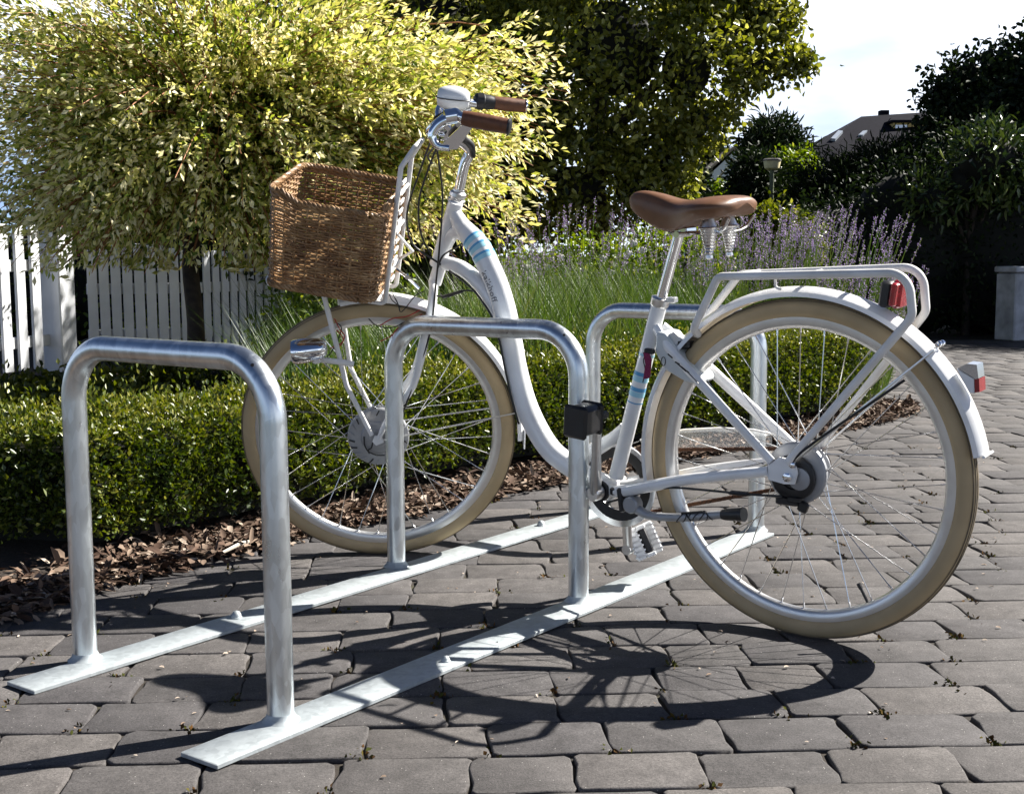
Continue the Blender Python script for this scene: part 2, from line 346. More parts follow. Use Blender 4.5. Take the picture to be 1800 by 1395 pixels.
def stone_geo(w, h, rnd, cheap=False):
    P = stone_outline(w, h, rnd) if not cheap else [(-w/2+.012, -h/2), (w/2-.012, -h/2), (w/2, -h/2+.012), (w/2, h/2-.012), (w/2-.012, h/2), (-w/2+.012, h/2), (-w/2, h/2-.012), (-w/2, -h/2+.012)]
    n = len(P); V = []
    tx, ty = rnd.uniform(-.012, .012), rnd.uniform(-.014, .014); dz = rnd.uniform(-.0018, .0018)
    lv = [(1., -.016), (1., -.0032), (.98, -.0008), (.95, 0.)] if not cheap else [(1., -.012), (1., -.004), (.95, 0.)]
    for s, z in lv:
        for x, y in P:
            ins = (1-s)*.5*h; r = 1-ins/max(.02, math.hypot(x, y))*1.25
            V.append((x*r, y*r, z+(dz+tx*x+ty*y if z > -.01 else 0)))
    F = [tuple((len(lv)-1)*n+j for j in range(n))]
    for i in range(len(lv)-1):
        for j in range(n): F.append((i*n+j, i*n+(j+1) % n, (i+1)*n+(j+1) % n, (i+1)*n+j))
    return V, F
rs = random.Random(3)
STONES = []
PITCH = .138; y = 1.02; row = 0; TILT = math.tan(R(2.5))
while y < 11.2:
    half = .95+y*.50; x = -half-rs.uniform(0, .21)
    while x < half:
        w = rs.choice([.16, .195, .195, .20, .205, .225])+rs.uniform(-.006, .006)
        cx = x+w/2; x += w
        if left_of_mulch(cx, y+cx*TILT) > .07 or (y > 6 and cx > 5.6): continue
        STONES.append((cx, y+cx*TILT+rs.uniform(-.0025, .0025), w-.0028, PITCH-.0036))
    y += PITCH; row += 1
def seen(s):
    D = s[1]*_cp+CAM_H*_sp; u = 900+CAM_F*s[0]/D; v = 697.5+CAM_F*(CAM_H*_cp-s[1]*_sp)/D
    return -60 < u < 1860 and v < 1450
near = sorted([s for s in STONES if seen(s)], key=lambda s: s[1])[:300]; nearset = set(map(id, near))
paving = sheet('paving', [(-4, -3), (9, -3), (9, 1.0), (-4, 1.0)], -.004, M_STONE)
variants = []
for k in range(30):
    mb = MB(); v_, f_ = stone_geo(.2, .137, rs); mb.add(v_, f_, rs.random()); variants.append(mb.mesh('paving_stone', 60)); variants[-1].materials.append(M_STONE)
for s in near:
    o = bpy.data.objects.new('paving_stone', rs.choice(variants)); COL.objects.link(o); o.parent = paving
    o.location = (s[0], s[1], rs.uniform(-.0012, .0012)); o.scale = (s[2]/.2, s[3]/.137, 1); o.rotation_euler = (0, 0, R(2.5)+rs.uniform(-.010, .010)+(math.pi if rs.random() < .5 else 0))
mb = MB()
for s in STONES:
    if id(s) in nearset: continue
    v_, f_ = stone_geo(s[2], s[3], rs, cheap=s[1] > 5.5); a = R(2.5)+rs.uniform(-.01, .01); ca, sa = math.cos(a), math.sin(a)
    mb.add([(s[0]+p[0]*ca-p[1]*sa, s[1]+p[0]*sa+p[1]*ca, p[2]) for p in v_], f_, rs.random())
rest = obj('paving_stone', mb, M_STONE, paving, sharp=60); rest['kind'] = 'stuff'

# ------------------------------------------------------------------ bicycle rack
RX, RY, RA, RS_, RW, RH, RD = -.394, 2.052, .9288, .9058, .5522, .6201, .046
D2 = A(math.cos(RA), math.sin(RA), 0); N2 = A(-math.sin(RA), math.cos(RA), 0); P0 = A(RX, RY, 0)
rack = empty('bicycle_rack', P0)
tag(rack, 'galvanised steel bicycle stand of three rounded hoops welded on two flat ground bars', 'bicycle rack')
def RP(a, b, z=0): return D2*a+N2*b+A(0, 0, z)
BT = .008
for perp, a0, a1 in ((-.018, -.19, 1.800), (.513, -.165, 1.815)):
    mb = MB(); w = .088
    mb.box(RP((a0+a1)/2, perp, BT/2+.001), (a1-a0, w, BT), X=D2, bev=.0012)
    obj('ground_bar', mb, M_GALVFLAT, rack)
for i in range(3):
    mb = MB(); a = i*RS_
    pts = bend([RP(a, 0, BT), RP(a, 0, RH), RP(a, RW, RH), RP(a, RW, BT)], .105, 12)
    mb.tube(pts, RD/2, 28, caps=True); h = obj('hoop', mb, M_GALV, rack)
    for b in (0, RW):
        mb = MB(); mb.lathe([(0, RD/2+.011), (.003, RD/2+.007), (.008, RD/2+.0025), (.014, RD/2+.0005)], RP(a, b, BT), (0, 0, 1), 24)
        obj('weld_collar', mb, M_GALVFLAT, h)
    vd = unit((-N2*.62+A(0, 0, .78))*.75-D2*.66); mb = MB(); mb.lathe([(0, .0032), (.0006, .0032)], RP(a, .105, RH-.105)+unit(-N2*.62+A(0, 0, .78))*.105+vd*(RD/2-.0001), vd, 10); obj('vent_hole', mb, M_BLACK, h)
for a, b, r_ in ((.36, .527, .011), (1.50, .527, .011), (.40, -.03, .008)):
    mb = MB(); mb.lathe([(0, r_*1.15), (.002, r_*1.15), (.003, r_), (r_*.75, r_*.92), (r_*1.25, r_*.6), (r_*1.45, .001)], RP(a, b, BT+.001), (0, 0, 1), 16)
    obj('dome_bolt', mb, M_GALVFLAT, rack)

# ------------------------------------------------------------------ bicycle
BM = np.array([[-.7959585, -.60382598, -.04294478], [.60531321, -.79469785, -.04529055], [-.00678052, -.06204444, .99805036]])
SM = np.array([[.79143888, -.60642303, -.0766525], [.60642303, .76326677, .22287876], [-.0766525, -.22287876, .97182789]])
HUB = A(.59062556, 2.52495071, .34936807); FH = A(1.15180416, .02658519, -.0033604)
def m4(Mx, t): 
    m = Matrix.Identity(4)
    for i in range(3):
        for j in range(3): m[i][j] = Mx[i][j]
        m[i][3] = t[i]
    return m
bike = empty('bicycle', mx=m4(BM, HUB))
tag(bike, 'white step-through city bicycle with beige tyres and tan saddle leaning in the steel stand', 'bicycle')
ST = m4(SM, FH)                                       # steered assembly in bicycle space
MSW = BM@SM; FHW = HUB+BM@FH
def fr(u, w, y=0.):
    """point of the frame plane (offset y to the bicycle's left) seen at this spot of the photograph"""
    o, d = view_ray(u, w); n = BM[:, 1]; t = (y+(HUB-o)@n)/(d@n); return (o+d*t-HUB)@BM
def stp(u, w, y=0.):
    o, d = view_ray(u, w); n = MSW[:, 1]; t = (y+(FHW-o)@n)/(d@n); return (o+d*t-FHW)@MSW
def part(name, mb, mat, parent=bike, sharp=40): return obj(name, mb, mat, parent, None, sharp)
def spart(name, mb, mat, sharp=40): return obj(name, mb, mat, bike, ST, sharp)

# frame
main_px = [(806, 392), (822, 410), (844, 437), (860, 470), (875, 505), (888, 549), (898, 600), (907, 650), (922, 705), (943, 752), (968, 790), (998, 815), (1035, 838), (1066, 855)]
main = cr([fr(*p) for p in main_px], 5)
mb = MB(); mb.tube(main, [.020, .0265, .0275, .0275, .0275, .0275, .0275, .027, .026, .025, .024], 24)
head_t, head_b = fr(801, 356), fr(769, 468)
mb.tube([head_t, head_b], .0185, 20)
mb.tube(cr([fr(797, 372), fr(815, 402), fr(840, 432)], 4), [.017, .022, .024], 18)
mb.tube(cr([fr(779, 440), fr(797, 410), fr(822, 412)], 4), [.015, .017, .02], 16)
mb.tube(cr([fr(783, 462), fr(812, 472), fr(842, 497), (fr(866, 530)), fr(885, 565)], 5), [.017, .0185, .019, .019, .018], 18)
seat_t, seat_b = fr(1160, 530), fr(1083, 838)
mb.tube([seat_t, seat_b], .0172, 20)
mb.tube(cr([fr(1015, 805), fr(1045, 790), fr(1075, 772), fr(1098, 752)], 4), [.022, .018, .015, .0135], 16)
bbc = fr(1072, 856)
mb.lathe([(-.036, .022), (.036, .022)], bbc, (0, 1, 0), 22)
frame = part('frame', mb, M_PAINT)
def sstay(s):
    mb = MB(); mb.tube([fr(1158, 575)+A(0, s*.012, 0), fr(1185, 605)+A(0, s*.03, 0), fr(1380, 800)+A(0, s*.062, -.002)], [.012, .0125, .0125, .011], 14, flat=.62, ref=(0, 0, 1) if 0 else None)
    return mb
for s in (1, -1): part('seat_stay', sstay(s), M_PAINT)
for s in (1, -1):
    mb = MB(); mb.tube(cr([bbc+A(-.01, s*.018, .0), bbc+A(-.06, s*.038, .006)]+[A(fr(u, w, .058)[0], s*y_, fr(u, w, .058)[2]) for u, w, y_ in ((1196, 845, .052), (1297, 833, .058), (1352, 828, .060))], 4), [.0145, .014, .0125, .0115, .011], 14); part('chain_stay', mb, M_PAINT)
    mb = MB(); o_ = [A(.045, 0, .018), A(.020, 0, .038), A(-.012, 0, .034), A(-.018, 0, .008), A(-.012, 0, -.014), A(.010, 0, -.016), A(.045, 0, -.010)]
    mb.prism([p+A(0, s*.062-.003, 0) for p in o_], (0, .006, 0)); part('dropout', mb, M_PAINT)
mb = MB(); 
for s in (1, -1): mb = MB(); mb.lathe([(0, .0235), (.006, .0245), (.009, .0235)], bbc+A(0, s*.036, 0), (0, s, 0), 20); part('bottom_bracket_ring', mb, M_BLACK)

# painted stripes, each a thin sleeve on the tube
def sleeve(path, t0, t1, r, mat, name='stripe', n=24):
    L = [0]
    for a, b in zip(path[:-1], path[1:]): L.append(L[-1]+np.linalg.norm(b-a))
    L = np.array(L); P = np.array(path); q = [A(*[np.interp(t, L, P[:, k]) for k in range(3)]) for t in np.linspace(t0, t1, 4)]
    mb = MB(); mb.tube(q, r, n, caps=False); part(name, mb, mat, frame)
mr = .0280
for i in range(3):
    t = .056+.0235*i
    sleeve(main, t, t+.0055, mr, M_STRIPE); sleeve(main, t+.0055, t+.016, mr-.0001, M_STRIPE2)
st_path = [seat_t, seat_b]
for t, w_, m_ in ((.118, .006, M_STRIPE2), (.160, .010, M_STRIPE), (.170, .014, M_STRIPE2), (.196, .010, M_STRIPE), (.206, .013, M_STRIPE2), (.231, .003, M_STRIPE)):
    sleeve(st_path, t*1.0, t+w_*.9, .0176, m_)

# lettering wrapped on the tube
def wrapped_text(body, path, s0, height, rad, side_angle, flip=False):
    cu = bpy.data.curves.new('lettering', 'FONT'); cu.body = body; cu.size = height; cu.resolution_u = 3; cu.space_character = 1.08
    ob = bpy.data.objects.new('lettering', cu); COL.objects.link(ob); bpy.context.view_layer.update()
    dg = bpy.context.evaluated_depsgraph_get(); me = bpy.data.meshes.new_from_object(ob.evaluated_get(dg)); bpy.data.objects.remove(ob); bpy.data.curves.remove(cu)
    L = [0]
    for a, b in zip(path[:-1], path[1:]): L.append(L[-1]+np.linalg.norm(b-a))
    L = np.array(L); P = np.array(path)
    for v in me.vertices:
        s = s0+v.co.x; c = A(*[np.interp(s, L, P[:, k]) for k in range(3)]); c2 = A(*[np.interp(s+.004, L, P[:, k]) for k in range(3)])
        T = unit(c2-c); up = unit(np.cross(A(0, 1, 0), T)); h = v.co.y-height*.33; a = h/rad+side_angle
        v.co = Vector(c+rad*(math.cos(a)*A(0, 1, 0)+math.sin(a)*up))
    me.materials.clear(); me.materials.append(M_LETTER); return me
o = bpy.data.objects.new('lettering', wrapped_text('kalkhoff', main, .146, .0225, .0282, .0)); COL.objects.link(o); o.parent = frame

# head set, stem, bars (steered assembly)
def sv(u, w, y=0): return stp(u, w, y)
hs_t = sv(803, 352); hs_b = sv(768, 470)
mb = MB(); ax = unit(sv(815, 300)-sv(801, 356)); c0 = sv(801, 357)
mb.lathe([(0, .019), (.004, .0215), (.010, .0215), (.012, .018), (.016, .018), (.018, .021), (.026, .020), (.030, .015), (.034, .0145)], c0, ax, 22); spart('headset', mb, M_ALU)
mb = MB(); mb.tube(cr([c0, sv(809, 325), sv(817, 288), sv(826, 268), sv(820, 256), sv(803, 244), sv(786, 233)], 5), [.0125, .0125, .0125, .0135, .0145, .0145, .0135], 16)
clampc = sv(781, 230); mb.lathe([(-.026, .018), (-.024, .020), (.024, .020), (.026, .018)], clampc, (0, 1, 0), 18); spart('stem', mb, M_CHROME)
nl0, nl1 = sv(815, 208, .27), sv(896, 223, .29); fl0, fl1 = sv(868, 181, -.26), sv(924, 187, -.28)
mb = MB()
barL = cr([clampc, clampc+A(.008, .055, .002), clampc+A(.022, .12, .022), clampc+A(.020, .19, .040), nl0+A(.022, -.020, .010), nl0, nl1], 6)
barR = cr([clampc, clampc+A(.006, -.055, .004), clampc+A(.010, -.12, .03), clampc+A(-.02, -.19, .045), fl0+A(.05, .02, .008), fl0, fl1], 6)
mb.tube(barL, .0108, 14); mb.tube(barR, .0108, 14); bar = spart('handlebar', mb, M_CHROME)
for a, b in ((nl0, nl1), (fl0, fl1)):
    mb = MB(); mb.tube([a+(b-a)*t for t in (-.02, .05, .3, .6, .9, .96)], [.0155, .0165, .0172, .0175, .0165, .0165], 18); g = obj('grip', mb, M_GRIP, bar)
    mb = MB(); mb.tube([a+(b-a)*t for t in (.96, .975, 1.01, 1.03)], [.0175, .0185, .0175, .012], 18); obj('grip_end_ring', mb, M_BLACK if a is nl0 else M_CHROME, g)
# near brake lever seen end-on, with its perch
mb = MB(); pv = nl0+A(.034, -.012, -.004)
mb.tube(cr([pv+A(-.008, 0, .006), pv+A(.02, 0, -.004), pv+A(.038, .006, -.024), pv+A(.030, .014, -.046), pv+A(.004, .022, -.054)], 4), [.012, .012, .010, .008, .007], 12)
mb.prism([pv+A(-.050, .012, .006), pv+A(-.062, .012, -.004), pv+A(-.012, .014, -.058), pv+A(.022, .014, -.056), pv+A(.016, .014, -.040)], (0, .008, 0))
mb.lathe([(-.012, .017), (.012, .017)], nl0+A(.028, -.004, .006), (1, .2, 0), 16)
spart('brake_lever', mb, M_CHROME)
mb = MB(); pv2 = fl0+A(.06, .015, .0)
mb.tube(cr([pv2+A(.0, 0, .0), pv2+A(.03, 0, -.01), pv2+A(.035, -.004, -.03), pv2+A(.0, -.01, -.045), pv2+A(-.06, -.02, -.04)], 4), [.011, .011, .008, .006, .005], 12); spart('brake_lever', mb, M_CHROME)
# black underside piece of the lever/stem joint
mb = MB(); q0 = sv(790, 240, .10); mb.tube(cr([sv(806, 220, .2), sv(795, 237, .16), sv(812, 243, .06), sv(828, 256, .03), sv(832, 276, .02)], 5), [.007, .010, .009, .009, .006], 10); spart('lamp_bracket', mb, M_BLACK)
# gear shifter (black) and big pearl bell
mb = MB(); d_ = unit(fl0-sv(830, 176, -.25)); 
mb.lathe([(-.052, .013), (-.046, .020), (-.030, .022), (-.026, .0185), (-.010, .0185), (-.004, .0165), (.0, .0165)], fl0, unit(fl1-fl0), 20); spart('gear_shifter', mb, M_BLACK)
mb = MB(); bc = sv(797, 173, -.10)
prof = []
for i in range(13):
    t = math.pi*i/12; prof.append((-math.cos(t)*.040, .0295*math.sin(t)**.5))
mb.lathe([p for p in prof[:]], (0, 0, 0), (1, 0, 0), 28)
bell = MB(); 
for v, tn in zip(mb.v, mb.tone): pass
Rb = Matrix.Rotation(R(-13), 3, 'Y')
bell.v = [tuple(Vector(bc)+Rb@Vector((v[0], v[1]*1.0, v[2]))) for v in mb.v]; bell.f = mb.f; bell.tone = mb.tone
bo = spart('bell', bell, M_WHITEPLASTIC, 60)
mb = MB(); ring = [Vector(bc)+Rb@Vector((.0425*math.cos(t), .0303*math.sin(t), .004+.0*math.cos(t))) for t in np.linspace(0, 2*math.pi, 30, endpoint=False)]
mb.tube([A(*(Vector(bc)+Rb@Vector((math.copysign(abs(math.cos(t))**.75, math.cos(t))*.0422, math.copysign(abs(math.sin(t))**.75, math.sin(t))*.0304, .0005)))) for t in np.linspace(0, 2*math.pi, 40, endpoint=False)], .0013, 6, closed=True)
obj('seam', mb, M_BLACK, bo)
mb = MB(); mb.tube([bc+A(0, 0, -.025), clampc+A(.02, -.06, .02)], .007, 10); obj('bell_bracket', mb, M_BLACK, bo)

# fork
mb = MB(); crown = sv(764, 498)
mb.tube([sv(775, 462), crown+A(0, 0, 0)], .0165, 18)
for s in (1, -1):
    mb.tube(cr([crown+A(.004, s*.006, .004), crown+A(.006, s*.034, -.022), sv(750, 575)+A(0, s*.046, 0), sv(727, 665)+A(0, s*.050, 0), A(-.035, s*.053, .055), A(-.004, s*.055, .006)], 4), [.013, .0135, .0135, .012, .010, .008], 14, flat=.8)
    mb.prism([A(.006, s*.055-.0025, .014), A(-.012, s*.055-.0025, .016), A(-.014, s*.055-.0025, -.006), A(.006, s*.055-.0025, -.012), A(.014, s*.055-.0025, .0)], (0, .005, 0))
spart('fork', mb, M_PAINT)
mb = MB(); mb.lathe([(0, .0195), (.003, .0215), (.010, .0215), (.013, .0190)], sv(769, 468), unit(sv(801, 356)-sv(769, 468)), 20); spart('lower_headset_cup', mb, M_ALU)

# wheels
def make_wheel(parent, mx, hubr, front):
    RT_, rr = .328, .0225
    mb = MB(); prof = [(-.0125, .3085), (-.0120, .3165), (-.0095, .3180), (-.0085, .3100), (.0085, .3100), (.0095, .3180), (.0120, .3165), (.0125, .3085), (.0110, .2985), (.0060, .2925), (0, .2905), (-.0060, .2925), (-.0110, .2985)]
    mb.lathe(prof, (0, 0, 0), (0, 1, 0), 96, closed=True); w = obj('wheel', mb, M_RIM, parent, mx, 50)
    mb = MB(); ring = []
    n = 14
    for j in range(n):
        t = 2*math.pi*j/n; ring.append((math.sin(t)*rr*(.98), RT_+math.cos(t)*rr*(1.0 if math.cos(t) > 0 else .75)))
    mb.lathe(ring, (0, 0, 0), (0, 1, 0), 128, closed=True); ty = obj('tyre', mb, M_TYRE, w, None, 80)
    mb = MB()                                             # raised tread ribs
    for yy in (-.012, -.006, 0, .006, .012):
        rad = RT_+math.sqrt(rr*rr-yy*yy)+.0002
        mb.lathe([(yy-.0016, rad-.001), (yy-.0012, rad+.0007), (yy+.0012, rad+.0007), (yy+.0016, rad-.001)], (0, 0, 0), (0, 1, 0), 110, closed=True)
    obj('tread', mb, M_TREAD, w)
    if front:
        mb = MB()
        mb.lathe([(-.043, .006), (-.043, .030), (-.038, .032), (-.036, .060), (-.030, .0615), (-.026, .058), (-.022, .034), (.012, .036), (.016, .072), (.022, .0785), (.030, .0785), (.033, .076), (.035, .070), (.035, .045), (.039, .041), (.041, .024), (.045, .022), (.045, .006)], (0, 0, 0), (0, 1, 0), 48)
        hb = obj('hub', mb, M_HUB, w, None, 25)
        for k in range(22):
            t = 2*math.pi*k/22; c = A(math.cos(t), 0, math.sin(t)); q = MB()
            q.box(c*.068+A(0, .0365, 0), (.016, .003, .0022), X=unit(c+A(-c[2], 0, c[0])*.5), Z=(0, 1, 0)); obj('cooling_rib', q, M_BLACK if k % 3 == 0 else M_HUB, hb)
        q = MB(); q.tube(cr([A(.012, .046, .0), A(.020, .047, -.02), A(.030, .047, -.028), A(.012, .047, -.042), A(-.01, .047, -.046)], 4), .0018, 6)
        q.tube(cr([A(.034, .046, .012), A(.036, .047, -.012), A(.028, .047, -.036)], 4), .0018, 6); obj('hub_groove', q, M_BLACK, hb)
        q = MB(); q.lathe([(.045, .011), (.052, .011), (.054, .009)], (0, 0, 0), (0, 1, 0), 12); q.lathe([(.040, .005), (.043, .005)], (-.022, 0, -.034), (0, 1, 0), 10); obj('axle_nut', q, M_BLACK, hb)
        fy = (.030, -.032); fr_ = (.074, .058)
    else:
        mb = MB()
        mb.lathe([(-.052, .006), (-.052, .026), (-.040, .028), (-.036, .046), (-.030, .047), (-.026, .036), (.008, .036), (.014, .060), (.020, .064), (.028, .064), (.031, .060), (.034, .040), (.036, .038)], (0, 0, 0), (0, 1, 0), 48)
        hb = obj('hub', mb, M_HUB, w, None, 25)
        q = MB(); q.lathe([(.036, .045), (.040, .047), (.048, .046), (.050, .040), (.050, .024), (.046, .022), (.046, .012)], (0, 0, -.006), (0, 1, 0), 32); obj('cassette_joint', q, M_BLACK, hb)
        q = MB(); q.lathe([(.050, .023), (.053, .023), (.054, .020)], (-.016, 0, -.006), (0, 1, 0), 24); obj('joint_cover', q, M_HUB, hb)
        q = MB(); q.box((.012, .046, -.055), (.05, .012, .018), bev=.003); q.box((-.022, .046, -.064), (.02, .014, .022), X=(1, 0, .4), bev=.003); q.box((-.005, .048, -.05), (.03, .012, .014), bev=.003); obj('shift_arm', q, M_BLACK, hb)
        q = MB(); q.lathe([(.062, .010), (.074, .010), (.076, .006)], (0, 0, 0), (0, 1, 0), 6); q.lathe([(.06, .007), (.072, .007), (.074, .004)], (-.010, 0, .026), (0, 1, 0), 8); obj('axle_nut', q, M_CHROME, hb)
        q = MB(); q.lathe([(-.060, .034), (-.0575, .038), (-.055, .034)], (0, 0, 0), (0, 1, 0), 22); obj('sprocket', q, M_RUST, hb)
        fy = (.026, -.034); fr_ = (.061, .044)
    nsp = 36
    for k in range(nsp):
        side = k % 2; a = 2*math.pi*k/nsp; cross = (1 if (k//2) % 2 else -1)*R(34 if not front else 40)
        p0 = A(math.cos(a+cross)*fr_[side], fy[side], math.sin(a+cross)*fr_[side]); p1 = A(math.cos(a)*.2925, 0, math.sin(a)*.2925)
        q = MB(); q.tube([p0, p1], .00115, 5, caps=False); d = unit(p1-p0); q.tube([p1-d*.012, p1], .0021, 6); obj('spoke', q, M_SPOKE, w)
    va = R(-118) if not front else R(60)
    q = MB(); c = A(math.cos(va), 0, math.sin(va)); q.tube([c*.2925, c*.262], .0032, 8); q.tube([c*.262, c*.25], .0045, 8); obj('valve', q, M_BLACK, w)
    return w
make_wheel(bike, None, .07, False); make_wheel(bike, ST, .08, True)

# mudguards
def guard(a0, a1, rad, w, n=60):
    mb = MB(); V = []; F = []; prof = [(-.5, -.010), (-.47, -.001), (-.3, .006), (0, .009), (.3, .006), (.47, -.001), (.5, -.010), (.46, -.010), (.43, -.002), (.28, .0045), (0, .0073), (-.28, .0045), (-.43, -.002), (-.46, -.010)]; m = len(prof)
    for i in range(n+1):
        a = a0+(a1-a0)*i/n
        for py, pr in prof: V.append(((rad+pr)*math.cos(a), py*w, (rad+pr)*math.sin(a)))
    for i in range(n):
        for j in range(m): F.append((i*m+j, i*m+(j+1) % m, (i+1)*m+(j+1) % m, (i+1)*m+j))
    F += [tuple(range(m)), tuple(n*m+j for j in range(m-1, -1, -1))]; mb.add(V, F); return mb
rg = part('mudguard', guard(R(-12), R(170), .366, .058), M_PAINT)
mb = MB(); a = R(170); mb.tube([A(.374*math.cos(a), yy, .374*math.sin(a)) for yy in (-.027, 0, .027)], .003, 8); obj('mudguard_lip', mb, M_PAINT, rg)
fe = math.atan2(*(sv(602, 527)[[2, 0]])); 
fg = spart('mudguard', guard(R(84), R(190), .366, .054), M_PAINT)
mb = MB(); a = R(188); c = A(.368*math.cos(a), 0, .368*math.sin(a)); mb.box(c+A(-.004, 0, -.01), (.004, .05, .055), X=(math.cos(a), 0, math.sin(a)), bev=.0015); obj('mud_flap', mb, M_WHITEPLASTIC, fg)
# mudguard stays
for s in (1, -1):
    mb = MB(); e = fr(1640, 616, .03*s)*A(1, 0, 1)+A(0, s*.030, 0); mb.tube([A(-.004, s*.066, .024), e], .0024, 7); mb.tube(cr([e, unit(e*A(1, 0, 1))*.378+A(0, s*.026, 0), unit(e*A(1, 0, 1))*.380+A(0, s*.012, 0)], 4), .0024, 7); part('mudguard_stay', mb, M_ALU if s > 0 else M_ALU)
    mb = MB(); mb.tube([A(-.012, s*.055, .0), A(-.3645*math.cos(R(2)), s*.028, .018)], .0022, 7); spart('mudguard_stay', mb, M_ALU)
mb = MB(); e = unit(fr(1640, 616)*A(1, 0, 1)); c = e*.384; mb.lathe([(0, .006), (.006, .006), (.008, .004)], c+A(0, .006, 0), e, 10); mb.lathe([(0, .006), (.006, .006), (.008, .004)], c+A(0, -.010, 0), e, 10); mb.box(c, (.006, .03, .010), X=e, bev=.001); part('stay_clamp', mb, M_CHROME)
# brake cable on the rear stay
mb = MB(); p = fr(1590, 668, .045); mb.tube(cr([A(-.008, .070, .030), A(-.05, .072, .07), p*A(1, 0, 1)+A(0, .045, 0)], 5), .0028, 7); part('rear_wire', mb, M_RUBBER)

# rear carrier
for s, pts in ((1, [(1207, 592), (1262, 486), (1597, 479), (1604, 556), (1372, 800)]), (-1, [(1214, 598), (1300, 482), (1622, 469), (1628, 548), (1440, 780)])):
    yy = s*.068; P = [fr(u, w, yy) for u, w in pts]; P[0][1] = s*.02; P[-1] = A(.0, s*.070, .030)
    Pm = [P[0], P[0]+(P[1]-P[0])*.12+A(0, s*.03, 0), P[1], P[2], P[3], P[4]]
    mb = MB(); mb.tube(bend(Pm, [0, .02, .022, .040, .028, 0], 8), .0082, 14); part('carrier_rail', mb, M_RACKPAINT)
    if s > 0: TOPF, TOPR = P[1], P[2]
zt = TOPF[2]
for x_ in (.12, -.02, -.12):
    mb = MB(); mb.tube([A(x_, -.066, zt+.0), A(x_, .066, zt+.0)], .005, 8); part('carrier_crossbar', mb, M_RACKPAINT)
mb = MB(); mb.tube(cr([A(.03, .05, zt-.006), A(.028, .05, zt-.022), A(.016, .05, zt-.026)], 4), .003, 8); part('strap_hook', mb, M_RACKPAINT)
mb = MB(); rc = fr(1583, 515, 0); mb.box(rc, (.012, .085, .045), X=(.97, 0, .15), bev=.003); mb.box(rc+A(-.001, .0, 0), (.018, .05, .055), X=(.97, 0, .15), bev=.004); rf = part('rear_reflector', mb, M_RED)
mb = MB(); mb.box(rc+A(.018, 0, 0), (.022, .07, .05), X=(.97, 0, .15), bev=.004); obj('reflector_housing', mb, M_BLACK, rf)
def flatpx(pts, y0, dy): 
    mb = MB(); mb.prism([fr(u, w, y0) for u, w in pts], (0, dy, 0)); return mb
tl = part('tail_light', flatpx([(1682, 648), (1712, 666), (1713, 691), (1704, 690), (1692, 668)], .017, -.034), M_WHITEPLASTIC, sharp=20)
obj('clear_lens', flatpx([(1683, 647), (1700, 639), (1717, 641), (1720, 665), (1713, 665)], .018, -.036), M_LENS, tl, sharp=20)
obj('red_lens', flatpx([(1713, 666), (1721, 666), (1722, 689), (1713, 690)], .018, -.036), M_RED, tl, sharp=20)

# seat post, clamp, saddle
mb = MB(); sp_t = fr(1194, 408); mb.tube([seat_t+(seat_b-seat_t)*.15, sp_t], .0118, 18); part('seat_post', mb, M_CHROME)
ax = unit(seat_t-seat_b); mb = MB(); mb.lathe([(-.004, .0185), (.0, .0205), (.014, .0205), (.016, .0165)], seat_t-ax*.006, ax, 20); mb.box(seat_t-A(.030, 0, -.004), (.022, .016, .013), bev=.002); part('seat_clamp', mb, M_ALU)
sec = [(.093, .020, 348, 368), (.098, .060, 343, 380), (.115, .088, 340, 390), (.145, .100, 340, 394), (.175, .096, 342, 397), (.205, .080, 346, 403), (.235, .060, 349, 411), (.262, .046, 346, 418), (.290, .038, 339, 418), (.320, .033, 333, 408), (.350, .029, 331, 395), (.372, .024, 334, 382), (.384, .015, 340, 368), (.388, .004, 349, 358)]
def zz(x_, v_): 
    u_ = np.interp(x_, [.0955, .2205, .3774], [1327, 1230, 1116]); return fr(u_, v_)[2]
V = []; F = []; K = 22
for x_, w_, t_, b_ in sec:
    x0_ = x_; x_ = .388-(.388-x_)*.93
    zt_, zb_ = zz(x_, t_)-.003, zz(x_, b_)+.004
    for j in range(K):
        a = 2*math.pi*j/K; cy, cz = math.cos(a), math.sin(a)
        yy = w_*math.copysign(abs(cy)**.72, cy); 
        top = zt_ - (abs(yy)/max(w_, .01))**3*.008 - .003*math.exp(-(yy/.012)**2)*(1 if x_ < .33 else 0)
        z_ = (zt_+zb_)/2+(zt_-zb_)/2*math.copysign(abs(cz)**.6, cz) if cz < 0 else (zt_+zb_)/2+(top-(zt_+zb_)/2)*abs(cz)**.6
        if cz < -.3: z_ = zb_+.010 if abs(cy) < .8 else z_
        yy2 = yy*(.90 if cz < 0 else 1)
        V.append((x_, yy2, z_))
n = len(sec)
for i in range(n-1):
    for j in range(K): F.append((i*K+j, (i+1)*K+j, (i+1)*K+(j+1) % K, i*K+(j+1) % K))
F += [tuple(range(K)), tuple((n-1)*K+j for j in range(K-1, -1, -1))]
mb = MB(); mb.add(V, F); saddle = part('saddle', mb, M_LEATHER, sharp=80)
ss = saddle.modifiers.new('smooth', 'SUBSURF'); ss.levels = 1; ss.render_levels = 2
zs = zz(.2, 400)
mb = MB()
for s in (1, -1): mb.tube(cr([A(.34, s*.012, zs+.035), A(.285, s*.02, zs-.004), A(.22, s*.024, zs-.010), A(.15, s*.045, zs-.006), A(.125, s*.055, zs+.02)], 4), .0035, 8)
mb.box(A(.262, 0, zs-.006), (.04, .045, .018), bev=.003); mb.tube([A(.262, -.026, zs-.012), A(.262, .03, zs-.012)], .007, 10); obj('saddle_rail', mb, M_CHROME, saddle)
